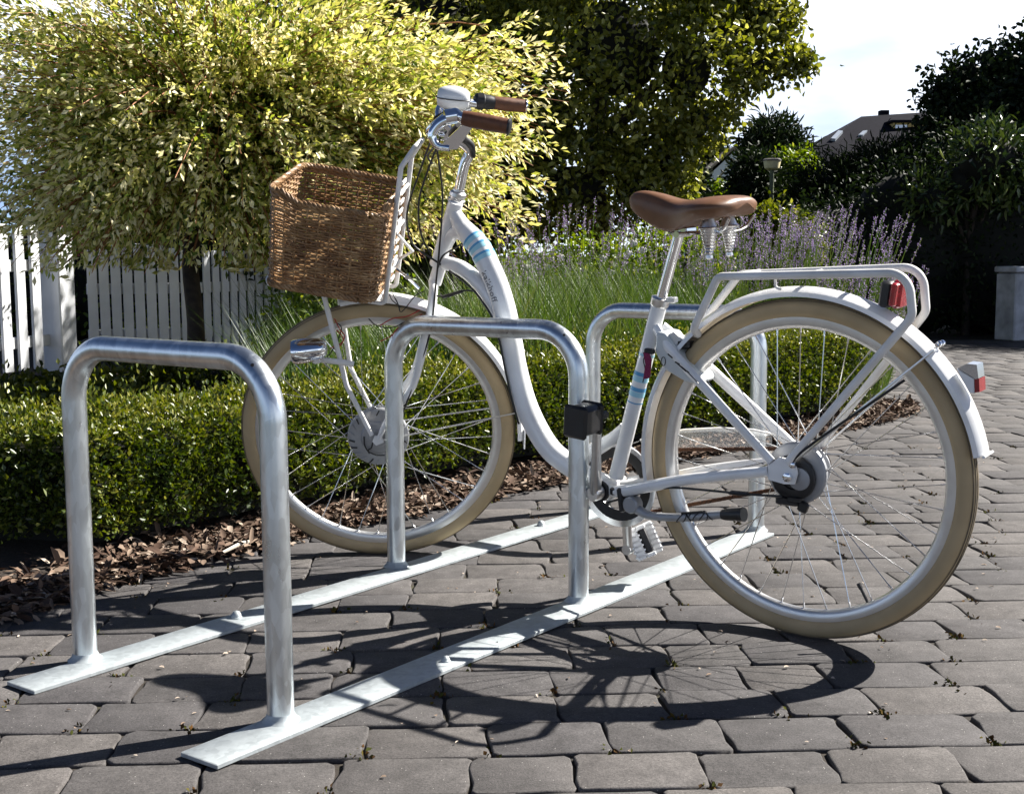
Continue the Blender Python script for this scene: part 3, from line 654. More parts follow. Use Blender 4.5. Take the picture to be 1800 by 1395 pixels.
for s in (1, -1):
    mb = MB(); c = A(.178, s*.044, zs-.002)
    hel = []; turns = 8
    for i in range(turns*14+1):
        t = i/(turns*14); a = t*turns*2*math.pi; r_ = .0180*(1-t)+.0070*t; hel.append(c+A(math.cos(a)*r_, math.sin(a)*r_, -.050*t))
    mb.tube(hel, .0017, 6); obj('conical_spring', mb, M_CHROME, saddle)
    mb = MB(); mb.lathe([(0, .021), (.003, .022), (.005, .018), (.020, .012), (.040, .010)], c, (0, 0, 1), 18); mb.lathe([(-.052, .007), (-.058, .008), (-.061, .005)][::-1], c, (0, 0, 1), 12); mb.lathe([(-.05, .0145*.5), (0, .018)], c, (0, 0, 1), 12); obj('spring_cup', mb, M_BLACK if 0 else M_ALU, saddle)

# frame lock with key fob
lo = [fr(u, w, .034) for u, w in ((1153, 583), (1168, 585), (1200, 628), (1232, 668), (1228, 676), (1205, 672), (1168, 650), (1150, 618))]
mb = MB(); mb.prism(lo[::-1], (0, -.068, 0)); lock = part('frame_lock', mb, plain('pale_grey_lock_plastic', (.58, .62, .63), .3, 0, .04, 10, coat=.3), sharp=30)
bv = lock.modifiers.new('b', 'BEVEL'); bv.width = .006; bv.segments = 3
for (u0, w0), (u1, w1), r_ in (((1174, 618), (1182, 625), .0013), ((1187, 632), (1194, 636), .0016), ((1191, 635), (1200, 643), .0013), ((1198, 641), (1206, 648), .0016), ((1204, 646), (1211, 651), .0013), ((1211, 652), (1228, 670), .0008)):
    mb = MB(); mb.tube([fr(u0, w0+4, .058), fr(u1, w1+4, .058)], r_*1.15, 6, flat=1.6); obj('lock_marking', mb, M_BLACK, lock)
mb = MB(); mb.tube([fr(1166+5*math.cos(t)*.7-3*math.sin(t)*.4, 635+9*math.sin(t)*.8+5*math.cos(t)*.5, .0352) for t in np.linspace(0, 2*math.pi, 16, endpoint=False)], .0009, 5, closed=True); obj('lock_marking', mb, M_BLACK, lock)
mb = MB(); mb.box(fr(1142, 617, .040), (.022, .014, .011), X=(1, 0, .1), bev=.002); obj('lock_key', mb, M_BLACK, lock)
mb = MB(); mb.prism([fr(u, w, .048) for u, w in ((1132, 619), (1142, 621), (1146, 632), (1143, 664), (1132, 666), (1136, 640))], (0, .004, 0)); obj('key_fob', mb, M_TASSEL, lock)
mb = MB(); mb.tube(cr([fr(1139, 620, .048), fr(1131, 632, .05), fr(1134, 650, .05), fr(1130, 672, .05)], 4), .0012, 6); obj('fob_cord', mb, M_BLACK, lock)
for s in (1, -1):
    mb = MB(); a = [fr(1168, 590, s*.02), fr(1186, 583, s*.02), fr(1200, 596, s*.02), fr(1190, 606, s*.02)]; mb.prism(a, (0, .004, 0)); part('carrier_bracket', mb, M_RACKPAINT)
mb = MB(); mb.box(fr(1210, 603, 0), (.03, .05, .02), bev=.004); part('brake_bridge', mb, M_BLACK)

# drivetrain: cranks, pedals, chainring, chain, clear guard, kickstand
cL0 = bbc+A(0, .060, 0); cL1 = fr(1050, 722, .088)
mb = MB(); mb.tube([cL0+A(0, -.006, 0), cL0+(cL1-cL0)*.06, cL0+(cL1-cL0)*.5, cL1], [.019, .019, .0150, .0145], 16, flat=.7); mb.lathe([(-.012, .018), (.010, .018), (.014, .015)], cL0, (0, 1, 0), 18); part('crank_arm', mb, M_ALU)
mb = MB(); pc = fr(1027, 737, .140)
mb.box(pc, (.052, .070, .062), X=(1, 0, .10), bev=.008); mb.box(pc+A(0, .034, 0), (.060, .012, .072), X=(1, 0, .1), bev=.006); mb.box(pc-A(0, .030, 0), (.058, .012, .070), X=(1, 0, .1), bev=.006); mb.tube([pc+A(-.01, -.07, 0), pc], .009, 10)
pd = part('pedal', mb, M_BLACK); tag(pd, label='black pedal')
cR0 = bbc+A(0, -.062, 0); cR1 = cR0-(cL1-cL0)*A(1, 0, 1)*1.0+A(0, -.02, 0)
dv = unit(fr(1105, 963, -.085)-cR0); cR1 = fr(1104, 965, -.085)
mb = MB(); mb.tube([cR0, cR0+(cR1-cR0)*.5, cR1], [.014, .012, .0125], 14, flat=.62); mb.lathe([(-.009, .012), (.009, .012)], cR1, (0, 1, 0), 16); part('crank_arm', mb, M_ALU)
mb = MB(); pc = fr(1133, 950, -.135); X_ = unit(A(.35, 0, 1)); 
mb.tube([cR1, pc], .007, 10)
Xp = A(-.42, 0, -.9); Xp = unit(Xp); Zp = unit(A(.6, .55, -.2))
for dy in (-.036, .036): mb.box(pc+A(0, dy, 0), (.078, .012, .024), X=Xp, Z=Zp, bev=.003)
for dx in (-.034, .034): mb.box(pc+Xp*dx, (.010, .07, .022), X=Xp, Z=Zp, bev=.002)
pcore = MB(); pcore.box(pc, (.060, .060, .020), X=Xp, Z=Zp, bev=.004)
for k in range(6):
    for dy in (-.036, .036): mb.box(pc+A(0, dy, 0)+Xp*(-.03+.012*k), (.004, .012, .030), X=Xp, Z=Zp)
pd = part('pedal', mb, M_WHITEPLASTIC); tag(pd, label='white slotted pedal'); obj('pedal_core', pcore, M_BLACK, pd)
mb = MB(); ringc = bbc+A(0, -.046, 0)
mb.lathe([(0, .078), (.003, .083), (.006, .078), (.005, .066), (.001, .066)], ringc, (0, 1, 0), 60, closed=True)
for k in range(5):
    a = 2*math.pi*k/5+.3; mb.tube([ringc+A(.012*math.cos(a), .002, .012*math.sin(a)), ringc+A(.068*math.cos(a), .002, .068*math.sin(a))], [.010, .006], 8, flat=.4)
part('chainring', mb, M_ALU)
mb = MB(); mb.lathe([(.010, .086), (.0115, .100), (.014, .100), (.0125, .086)], ringc, (0, 1, 0), 60, closed=True); part('chainring_guard', mb, M_CHROME)
mb = MB(); mb.lathe([(.010, .062), (.012, .086), (.0135, .086), (.0115, .062)], ringc, (0, 1, 0), 48, closed=True); part('guard_disc', mb, M_BLACK)
def chain_run(p, q):
    mb = MB(); L_ = np.linalg.norm(q-p); n_ = int(L_/.0127); X_ = unit(q-p)
    for k in range(n_):
        c = p+(q-p)*((k+.5)/n_)
        mb.box(c, (.0145, .007 if k % 2 else .0045, .0085), X=X_, bev=.0016)
    part('chain', mb, M_RUST)
chain_run(ringc+A(-.01, 0, .078), A(.0, -.050, .036)); chain_run(ringc+A(-.01, 0, -.078), A(.0, -.050, -.036))
# clear guard over the upper chain run
mb = MB(); gp = []
for u, w in ((1122, 775), (1150, 764), (1200, 757), (1260, 754), (1320, 757), (1352, 764)): gp.append(fr(u, w, -.062))
V = []; F = []
for p in gp: 
    for dy, dz in ((-.012, -.046), (-.014, -.004), (-.008, 0), (.022, .0)): V.append(p+A(0, dy, dz))
for i in range(len(gp)-1):
    for j in range(3): F.append((i*4+j, i*4+j+1, (i+1)*4+j+1, (i+1)*4+j))
mb.add(V, F); cg = part('chain_guard', mb, M_CLEAR); sf = cg.modifiers.new('s', 'SOLIDIFY'); sf.thickness = .0015
mb = MB(); mb.tube([p+A(0, -.010, .0008) for p in gp], .0022, 6, flat=1.6); part('guard_edge', mb, M_RACKPAINT)
# kickstand, folded up
k0 = fr(1112, 886, .050); k1 = fr(1145, 906, .055); k2 = fr(1200, 909, .06); k3 = fr(1270, 904, .066); k4 = fr(1308, 904, .070)
mb = MB(); mb.lathe([(-.012, .019), (.010, .019), (.013, .016)], k0, (0, 1, 0), 20); mb.tube(cr([k0+A(-.012, .0, -.010), k1, k2, k3], 5), [.011, .0095, .009, .009], 12); ks = part('kickstand', mb, M_HUB)
mb = MB(); mb.box(fr(1093, 878, .045), (.012, .020, .055), X=(1, 0, -.1), bev=.003); mb.box(fr(1088, 862, .03), (.030, .034, .018), bev=.003); obj('stand_mount', mb, M_BLACK, ks)
mb = MB(); mb.tube([k3, k3+(k4-k3)*.2, k4], [.0105, .0125, .015], 14); obj('rubber_foot', mb, M_BLACK, ks)
mb = MB(); d_ = unit(k3-k2)
for t in np.linspace(0, 1, 9): 
    p = k2+(k3-k2)*(t*.72-.05)
    mb.tube([p+A(0, .0095*math.cos(a), .0095*math.sin(a))+d_*.010*math.sin(a+t*9) for a in np.linspace(0, 2*math.pi, 12, endpoint=False)], .0012, 5, closed=True)
mb.tube([k2+A(0, .004, .010), k2+(k3-k2)*.6+A(0, .004, .010)], .0025, 6); obj('cable_tie', mb, M_BLACK, ks)
# shifter cable under the chain stay
mb = MB(); mb.tube(cr([bbc+A(-.02, .04, -.024), fr(1150, 861, .05), fr(1188, 857, .06), fr(1250, 862, .07), fr(1310, 868, .07), fr(1375, 872, .06)], 5), .0025, 7); mb.tube([fr(1285, 865, .07), fr(1315, 868, .07)], .005, 8); part('shift_cable', mb, M_RUBBER)

# front carrier (steered with the fork), basket space
def rotm(ax, a):
    return np.array(Matrix.Rotation(a, 3, Vector(ax)))
BO = A(-.0688, -.0008, .379); BTm = rotm((0, 0, 1), -.1305)@rotm((0, 1, 0), -.2671)@rotm((1, 0, 0), .0398)
def BP(u, w, t): return BO+BTm@A(u, w, t)
for s in (1, -1):
    mb = MB(); mb.tube(bend([BP(-.045, s*.055, .365), BP(-.022, s*.075, .318), BP(-.022, s*.075, -.014), BP(.262, s*.075, -.014)], [0, .012, .012, 0], 5), .0062, 12, flat=1.0); fc = spart('carrier_rail', mb, M_RACKPAINT)
    mb = MB(); mb.tube([BP(.130, s*.070, -.016), A(.052, s*.061, .16), A(.012, s*.060, .020)], [.0065, .0065, .006], 12); spart('carrier_leg', mb, M_RACKPAINT)
mb = MB(); mb.tube(cr([BP(.262, -.075, -.014), BP(.272, -.05, -.010), BP(.276, 0, -.010), BP(.272, .05, -.010), BP(.262, .075, -.014)], 4), .0062, 10)
for u in (.0, .09, .18): mb.tube([BP(u, -.075, -.014), BP(u, .075, -.014)], .0045, 8)
for t in (.06, .16, .25): mb.tube([BP(-.022, -.075, t), BP(-.022, .075, t)], .0045, 8)
mb.tube(cr([BP(-.045, .055, .365), BP(-.048, .03, .369), BP(-.048, -.03, .369), BP(-.045, -.055, .365)], 4), .0062, 10)
spart('carrier_crossbar', mb, M_RACKPAINT)
for k in range(11):
    mb = MB(); t = .03+.024*k; mb.box(BP(-.022, 0, t), (.004, .05, .010), X=BTm@A(1, 0, 0), Z=BTm@A(0, 0, 1), bev=.0005); spart('carrier_rung', mb, M_RACKPAINT)
mb = MB(); mb.tube(cr([BP(-.024, -.03, .045), BP(-.06, -.02, .03), BP(-.09, -.01, .012)], 4), .004, 8); mb.lathe([(-.006, .006), (.006, .006)], BP(-.055, -.02, .034), (0, 1, 0), 10); spart('carrier_clip', mb, M_CHROME)
mb = MB(); mb.tube([BP(-.022, -.07, .06), BP(-.060, -.02, .10), BP(-.022, .0, .14)], .004, 8); spart('carrier_brace', mb, M_RACKPAINT)

# headlamp with bracket and loose wires
hl = sv(545, 614, .075)
mb = MB(); Xh = unit(A(1, 0, .12)); 
prof = [(-.040, .008), (-.036, .018), (-.022, .026), (.010, .0305), (.034, .031), (.040, .029), (.041, .024), (.037, .002)]
tmp = MB(); tmp.lathe(prof, (0, 0, 0), (1, 0, 0), 28)
mb.v = [tuple(hl+A(v[0]*1.05, v[1]*1.15, v[2]*(.95 if v[2] > 0 else 1.05))) for v in tmp.v]; mb.f = tmp.f; mb.tone = tmp.tone
lamp = spart('headlamp', mb, M_CHROME)
for dz, ln in ((-.004, .036), (-.012, .030), (-.020, .022)):
    mb = MB(); mb.tube([hl+A(.030, .036*math.cos(a)*.9*(1), dz) if False else hl+A(-.03+ln*2*t, .0345*math.sqrt(max(0, 1-(dz/.034)**2))*(.7+.3*math.sin(math.pi*t)), dz+.002) for t, a in zip(np.linspace(0, 1, 8), np.linspace(0, 1, 8))], .0014, 6); obj('housing_ridge', mb, M_LENS, lamp)
mb = MB(); mb.tube([hl+A(-.012, -.005, -.030), sv(606, 637, .065)+A(0, 0, .0), sv(622, 640, .063)], .0075, 8, flat=.5); mb.box(hl+A(-.012, 0, -.028), (.020, .03, .014), bev=.003); obj('lamp_bracket', mb, M_RACKPAINT, lamp)
for pts, m_ in (([(588, 560), (598, 580), (606, 590), (600, 605), (592, 612)], M_REDWIRE), ([(590, 566), (600, 575), (596, 592), (584, 616), (575, 628)], M_RUBBER), ([(592, 580), (604, 596), (595, 606), (580, 612)], M_REDWIRE),
                ([(738, 545), (715, 556), (690, 560), (668, 572)], M_REDWIRE), ([(742, 552), (722, 566), (700, 576), (688, 590), (668, 600)], M_REDWIRE), ([(690, 515), (700, 535), (706, 548), (730, 520), (745, 512)], M_RUBBER), ([(648, 560), (662, 572), (688, 576), (712, 566)], M_RUBBER), ([(705, 540), (690, 528), (684, 516)], M_RUBBER)):
    mb = MB(); mb.tube(cr([sv(u, w, .045+.01*math.sin(u)) for u, w in pts], 4), .0014, 6); spart('wire', mb, m_)

# brake and light cables from the bars
for pts in ([(765, 232, .22), (752, 262, .16), (735, 310, .10), (718, 360, .06), (716, 400, .05), (728, 432, .04), (760, 455, .03), (790, 475, .03)],
            [(775, 240, .16), (752, 300, .1), (737, 350, .07), (737, 395, .05), (745, 425, .04), (758, 447, .03)],
            [(764, 238, .20), (772, 290, .14), (778, 350, .09), (772, 440, .05), (766, 500, .05), (757, 580, .055), (735, 650, .058), (712, 715, .06), (700, 742, .055)],
            [(826, 235, .05), (812, 216, .1), (790, 206, .14), (764, 213, .2), (757, 232, .22), (766, 250, .2)],
            [(770, 245, .15), (760, 262, .12), (752, 275, .09), (760, 288, .08)]):
    mb = MB(); mb.tube(cr([sv(*p) for p in pts], 6), .0024, 7); spart('cable', mb, M_RUBBER)
mb = MB(); mb.tube(cr([fr(790, 476, .02), fr(812, 492, .025), fr(830, 508, .025), fr(848, 530, .025), fr(866, 560, .03), fr(878, 600, .03), fr(888, 650, .031), fr(902, 710, .03), fr(912, 745, .028)], 5), .0026, 7); part('cable', mb, M_RUBBER)
mb = MB(); mb.tube(cr([fr(768, 520, .02), fr(790, 521, .02), fr(815, 511, .015), fr(835, 512, .012)], 4), .0022, 7); mb.tube([fr(778, 522, .02), fr(812, 512, .018)], .0042, 8); part('cable', mb, M_RUBBER)
mb = MB(); mb.tube(cr([fr(770, 470, .02), fr(778, 450, .022), fr(798, 437, .022), fr(812, 428, .02)], 4), .0022, 7); part('cable', mb, M_RUBBER)

# ------------------------------------------------------------------ wicker basket
M_WICK = soil_mat('varnished_willow_wicker', (.13, .062, .024), (.25, .140, .058), (.44, .29, .15), 22, .1)
_n = M_WICK.node_tree; _n.nodes['Principled BSDF'].inputs['Roughness'].default_value = .48
bask = empty('wicker_basket', mx=m4(BM, HUB)@ST@m4(BTm, BO))
tag(bask, 'brown woven wicker basket on the carrier above the front wheel', 'basket')
Lb, Wb, HB, FL, FL2 = .252, .285, .236, .008, .018
def rim_drop(u, w, t):
    """near long side sits lower than the front and far sides"""
    return 0
def bsk(q, t, off=0.):
    """q 0..1 round the rounded rectangle, t height fraction"""
    l = Lb+2*FL*t; w = Wb+2*FL2*t; r = .035; x0 = -FL*t; per = 2*(l+w)-8*r+2*math.pi*r; s = (q % 1)*per
    segs = [(l-2*r, 0), (math.pi*r/2, 1), (w-2*r, 0), (math.pi*r/2, 1), (l-2*r, 0), (math.pi*r/2, 1), (w-2*r, 0), (math.pi*r/2, 1)]
    dirs = [(A(1, 0), A(0, 1)), None, (A(0, -1), A(1, 0)), None, (A(-1, 0), A(0, -1)), None, (A(0, 1), A(-1, 0))]
    starts = [A(x0+r, w/2), None, A(x0+l, w/2-r), None, A(x0+l-r, -w/2), None, A(x0, -w/2+r)]
    cent = [None, (A(x0+l-r, w/2-r), 90), None, (A(x0+l-r, -w/2+r), 0), None, (A(x0+r, -w/2+r), -90), None, (A(x0+r, w/2-r), 180)]
    for k, (ln, arc) in enumerate(segs):
        if s <= ln or k == 7:
            if not arc: d, n_ = dirs[k]; p = starts[k]+d*s; nn = n_
            else: c, a0 = cent[k]; a = R(a0)-s/r; nn = A(math.cos(a), math.sin(a)); p = c+r*nn
            dip = 0
            if nn[1] > .5 or (k in (7,)): 
                fx = min(1, max(0, (x0+l-.03-p[0])/.04)); dip = -.020*fx*t*t
            return A(p[0]+nn[0]*off, p[1]+nn[1]*off, t*HB+dip)
        s -= ln
NST = 40; rb = random.Random(5)
rows = 33; mb = MB()
for r_ in range(rows):
    t = (r_+1.2)/(rows+2.2); P = []; jz = rb.uniform(-.0006, .0006)
    rad = .00265*rb.uniform(.85, 1.12)
    for k in range(NST*2):
        q = k/(NST*2); off = (.0034 if ((k//2)+r_) % 2 else -.0034)*(1 if k % 2 == 0 else 0)
        p = bsk(q, t, off); p[2] += jz+.0009*math.sin(k*.7+r_*1.3)+rb.uniform(-.0003, .0003)+.0010*math.sin(k*.11+r_)
        P.append(p)
    mb.tube(P, rad, 5, closed=True)
wv = obj('weave', mb, M_WICK, bask, None, 80); wv['kind'] = 'stuff'
for k in range(NST):
    mb = MB(); q = k/NST; mb.tube([bsk(q, t, rb.uniform(-.0008, .0008)) for t in (0, .25, .5, .75, 1.0)], .0026, 6); obj('stake', mb, M_WICK, bask)
def braid(t0, nstr, amp, rad, freq, name):
    for s_ in range(nstr):
        mb = MB(); P = []
        for k in range(NST*4):
            q = k/(NST*4); ph = 2*math.pi*(q*freq+s_/nstr); p = bsk(q, t0, amp*math.cos(ph)); p[2] += amp*math.sin(ph)+rb.uniform(-.0007, .0007); P.append(p)
        mb.tube(P, rad, 6, closed=True); obj(name, mb, M_WICK, bask)
braid(1.0, 4, .0052, .0034, 26, 'rim_strand'); braid(.03, 4, .005, .0036, 20, 'foot_strand'); braid(.955, 2, .003, .003, 22, 'rim_strand')
mb = MB()
for k in range(34):
    w_ = -Wb/2+.01+(Wb-.02)*k/33; mb.tube([A(.01, w_, .006+.002*(k % 2)), A(Lb*.5, w_, .006-.002*(k % 2)), A(Lb-.01, w_, .006+.002*(k % 2))], .0034, 5)
for k in range(10):
    u_ = .02+(Lb-.04)*k/9; mb.tube([A(u_, -Wb/2+.01, .006), A(u_, Wb/2-.01, .006)], .003, 5)
o = obj('base_weave', mb, M_WICK, bask, None, 80); o['kind'] = 'stuff'

# ------------------------------------------------------------------ leaves
def leaves(name, P, Dr, Nm, Ln, Wd, tone, mat, parent=None, fold=.25, kind='stuff', rounded=False):
    """P base (n,3), Dr direction, Nm normal, Ln/Wd (n,)"""
    n = len(P); Dr = Dr/(np.linalg.norm(Dr, axis=1, keepdims=True)+1e-9); S = np.cross(Dr, Nm); S /= (np.linalg.norm(S, axis=1, keepdims=True)+1e-9); Nn = np.cross(S, Dr)
    Ln = Ln[:, None]; Wd = Wd[:, None]
    if not rounded:
        V = np.stack([P, P+Dr*Ln*.5+S*Wd*.5+Nn*Wd*fold, P+Dr*Ln, P+Dr*Ln*.5-S*Wd*.5+Nn*Wd*fold], 1).reshape(-1, 3)
        b = np.arange(n)[:, None]*4; F = np.concatenate([b+np.array([[0, 1, 2]]), b+np.array([[0, 2, 3]])], 0); k = 4
    else:
        V = np.stack([P, P+Dr*Ln*.3+S*Wd*.46+Nn*Wd*fold, P+Dr*Ln*.7+S*Wd*.42+Nn*Wd*fold, P+Dr*Ln-Nn*Ln*.1, P+Dr*Ln*.7-S*Wd*.42+Nn*Wd*fold, P+Dr*Ln*.3-S*Wd*.46+Nn*Wd*fold], 1).reshape(-1, 3)
        b = np.arange(n)[:, None]*6; F = np.concatenate([b+np.array([[0, 1, 2]]), b+np.array([[0, 2, 3]]), b+np.array([[0, 3, 4]]), b+np.array([[0, 4, 5]])], 0); k = 6
    me = fast_mesh(name, V, F, np.repeat(tone, k)); me.materials.append(mat)
    o = bpy.data.objects.new(name, me); COL.objects.link(o)
    if parent is not None: o.parent = parent; o.matrix_parent_inverse = parent.matrix_world.inverted() if False else Matrix.Identity(4)
    if kind: o['kind'] = kind
    return o
def rdir(n): v = RNG.normal(size=(n, 3)); return v/np.linalg.norm(v, axis=1, keepdims=True)
def smooth_noise(P, f, seed=0):
    r = np.random.default_rng(seed); out = np.zeros(len(P))
    for k in range(6):
        d = r.normal(size=3)*f*(1+.35*k); out += np.sin(P@d+r.uniform(0, 6.28))/(1+.3*k)
    return out/2.4

# ------------------------------------------------------------------ box hedge
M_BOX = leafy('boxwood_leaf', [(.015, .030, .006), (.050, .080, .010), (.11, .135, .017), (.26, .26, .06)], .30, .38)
M_DARKCORE = plain('dark_shade_core', (.005, .007, .003), .95, 0, .4, 30)  # near-black filler standing in for the shade inside foliage
M_BARK = plain('brown_bark', (.055, .04, .03), .9, 0, .35, 25, bump=.8)
hedge = empty('box_hedge', (-.1, 4.5, 0)); tag(hedge, 'low clipped box hedge running along the bark mulch behind the bicycle stand', 'hedge')
HL = [(-4.2, 3.80), (-3.2, 3.62), (-2.2, 3.45), (-1.30, 3.29), (-1.10, 3.25), (-.98, 3.40), (-.62, 3.84), (-.10, 4.50), (.55, 5.08), (1.15, 5.62), (1.70, 6.12)]
HWD, HHT = .45, .37
hp = [np.array(p, float) for p in HL]; hn = []
for i in range(len(hp)):
    d = hp[min(i+1, len(hp)-1)]-hp[max(i-1, 0)]; d /= np.linalg.norm(d); hn.append(np.array([-d[1], d[0]]))
cum = np.concatenate([[0], np.cumsum([np.linalg.norm(b-a) for a, b in zip(hp[:-1], hp[1:])])]); HP = np.array(hp); HN = np.array(hn)
def hpos(s, w, z, org=(-.1, 4.5)):
    z = z*np.interp(s, [0, 3.2, 4.2, cum[-1]], [.87, .87, .95, 1.05])
    x = np.interp(s, cum, HP[:, 0])+np.interp(s, cum, HN[:, 0])*w; y_ = np.interp(s, cum, HP[:, 1])+np.interp(s, cum, HN[:, 1])*w
    return np.stack([x-org[0], y_-org[1], z], -1)
ns = 60; sv_ = np.linspace(0, cum[-1], ns); V = []
for s_ in sv_:
    for w_, z_ in ((.055, .03), (.05, HHT-.06), (HWD-.05, HHT-.06), (HWD-.05, .03)):
        V.append(hpos(min(max(s_, .05), cum[-1]-.06), w_, z_))
F = []
for i in range(ns-1):
    for j in range(4): F.append((i*4+j, (i+1)*4+j, (i+1)*4+(j+1) % 4, i*4+(j+1) % 4))
F += [(0, 1, 2, 3), ((ns-1)*4+3, (ns-1)*4+2, (ns-1)*4+1, (ns-1)*4)]
mb = MB(); mb.add(V, F); obj('twigs_or_core', mb, M_DARKCORE, hedge)  # solid dark core added to block light inside the hedge
def hedge_leaves(n, face):
    s = RNG.uniform(.6, cum[-1], n); a = RNG.uniform(0, 1, n); dep = RNG.exponential(.018, n)-.006
    if face == 'front': w = dep; z = .015+(HHT-.01)*a**.9; nv = np.array([0, -1., 0])
    elif face == 'top': w = a*HWD; z = HHT-dep; nv = None
    elif face == 'end': w = a*HWD; z = .015+HHT*RNG.uniform(0, 1, n); s = cum[-1]-dep
    P = hpos(s, w, z); 
    bump = smooth_noise(P, 7, 3)*.020+smooth_noise(P, 28, 4)*.011+RNG.exponential(.010, n)*(RNG.uniform(0, 1, n) < .10)*3
    nn = np.stack([np.interp(s, cum, HN[:, 0]), np.interp(s, cum, HN[:, 1]), np.zeros(n)], 1)
    if face == 'front':
        z_ = z/HHT; P -= nn*(bump[:, None]+.055*np.sin(np.pi*np.clip(z_, 0, 1)**.8)[:, None]); out = -nn
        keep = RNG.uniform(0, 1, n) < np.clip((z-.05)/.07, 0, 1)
    elif face == 'top': P[:, 2] += bump; out = np.tile(np.array([0, 0, 1.]), (n, 1)); keep = np.ones(n, bool)
    else: out = np.tile(unit(A(.75, .66, 0)), (n, 1)); keep = np.ones(n, bool)
    keep &= (smooth_noise(P, 40, 8) > -.35)
    D = rdir(n)*.75+out*.6+np.array([0, 0, .35]); Nm = rdir(n)+out*.7
    tone = np.clip(.40+smooth_noise(P, 5, 15)*.12+smooth_noise(P, 16, 5)*.12+RNG.normal(0, .22, n)+(.12 if face == 'top' else 0)+(z > HHT-.05)*.12, 0, 1)  # top leaves toned lighter, imitating light on the hedge top
    return P[keep], D[keep], Nm[keep], tone[keep]
parts_ = [hedge_leaves(115000, 'front'), hedge_leaves(90000, 'top'), hedge_leaves(9000, 'end')]
P, D, Nm, tone = [np.concatenate([p[i] for p in parts_]) for i in range(4)]
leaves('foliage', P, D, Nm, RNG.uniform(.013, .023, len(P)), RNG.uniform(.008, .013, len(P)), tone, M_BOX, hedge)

# second, lower hedge piece in the shade behind
# ------------------------------------------------------------------ bark mulch
M_CHIP = leafy('bark_chip', [(.03, .017, .012), (.09, .055, .038), (.21, .155, .115), (.50, .43, .36)], 0, .85, .2)
n = 24000; s = RNG.uniform(0, 1, n)
ml = np.array(MULCH[:13]); mc = np.concatenate([[0], np.cumsum(np.linalg.norm(np.diff(ml, axis=0), axis=1))]); ss_ = s*mc[-1]
d = np.diff(ml, axis=0); d = d/np.linalg.norm(d, axis=1, keepdims=True); idx = np.clip(np.searchsorted(mc, ss_)-1, 0, len(d)-1)
ox = np.abs(RNG.normal(0, .12, n))*1.2-.012-RNG.exponential(.012, n)
P = np.stack([np.interp(ss_, mc, ml[:, 0])-d[idx, 1]*ox, np.interp(ss_, mc, ml[:, 1])+d[idx, 0]*ox, .006+RNG.uniform(0, .022, n)], 1)
D = rdir(n); D[:, 2] *= .35; Nm = rdir(n)*.5+np.array([0, 0, 1.])
o = leaves('bark_mulch', P, D, Nm, np.minimum(RNG.lognormal(-3.55, .5, n), .055), np.minimum(RNG.lognormal(-4.25, .4, n), .026), np.clip(RNG.beta(1.5, 2.2, n), 0, 1), M_CHIP, None, .08, 'stuff', True)
# chips and pale crumbs astray on the stones, moss in the joints
n = 420; P = np.stack([RNG.uniform(-1.2, 2.6, n), RNG.uniform(1.8, 5.2, n), np.full(n, .003)], 1); D = rdir(n); D[:, 2] *= .1
leaves('scattered_crumbs', P, D, rdir(n)*.2+np.array([0, 0, 1.]), RNG.uniform(.004, .014, n), RNG.uniform(.003, .008, n), RNG.uniform(.5, 1, n), M_CHIP, None, .2, 'stuff', True)
M_MOSS = leafy('joint_moss', [(.03, .035, .008), (.06, .065, .012), (.10, .05, .015), (.05, .03, .015)], 0, .95, .1)
mp_ = []
for s in STONES:
    if s[1] > 5.2: continue
    if rs.random() < .48:
        for _ in range(rs.randint(6, 26)):
            if rs.random() < .5: mp_.append((s[0]-s[2]/2+rs.gauss(0, .014), s[1]-s[3]/2-.003+rs.gauss(0, .0035), rs.uniform(-.006, .001)))
            else: mp_.append((s[0]-s[2]/2-.003+rs.gauss(0, .004), s[1]-s[3]/2+rs.gauss(0, .02), rs.uniform(-.006, .001)))
P = np.array(mp_); n = len(P); D = rdir(n)*.6+np.array([0, 0, .5])
leaves('joint_moss', P, D, rdir(n), RNG.uniform(.005, .013, n), RNG.uniform(.004, .009, n), RNG.uniform(0, 1, n), M_MOSS, None, .2, 'stuff')

g0_ = on_ground(392, 985); g1_ = on_ground(458, 962); mb = MB(); mb.tube(cr([A(0, 0, .022), (g1_-g0_)*.5+A(0, .004, .028), (g1_-g0_)+A(0, 0, .020)], 4), [.004, .006, .003], 7, flat=.6)
st_ = empty('dry_stick', tuple(g0_)); tag(st_, 'pale dry stick lying on the mulch left of the front wheel', 'stick'); obj('stick', mb, plain('bleached_wood', (.55, .50, .42), .8), st_)
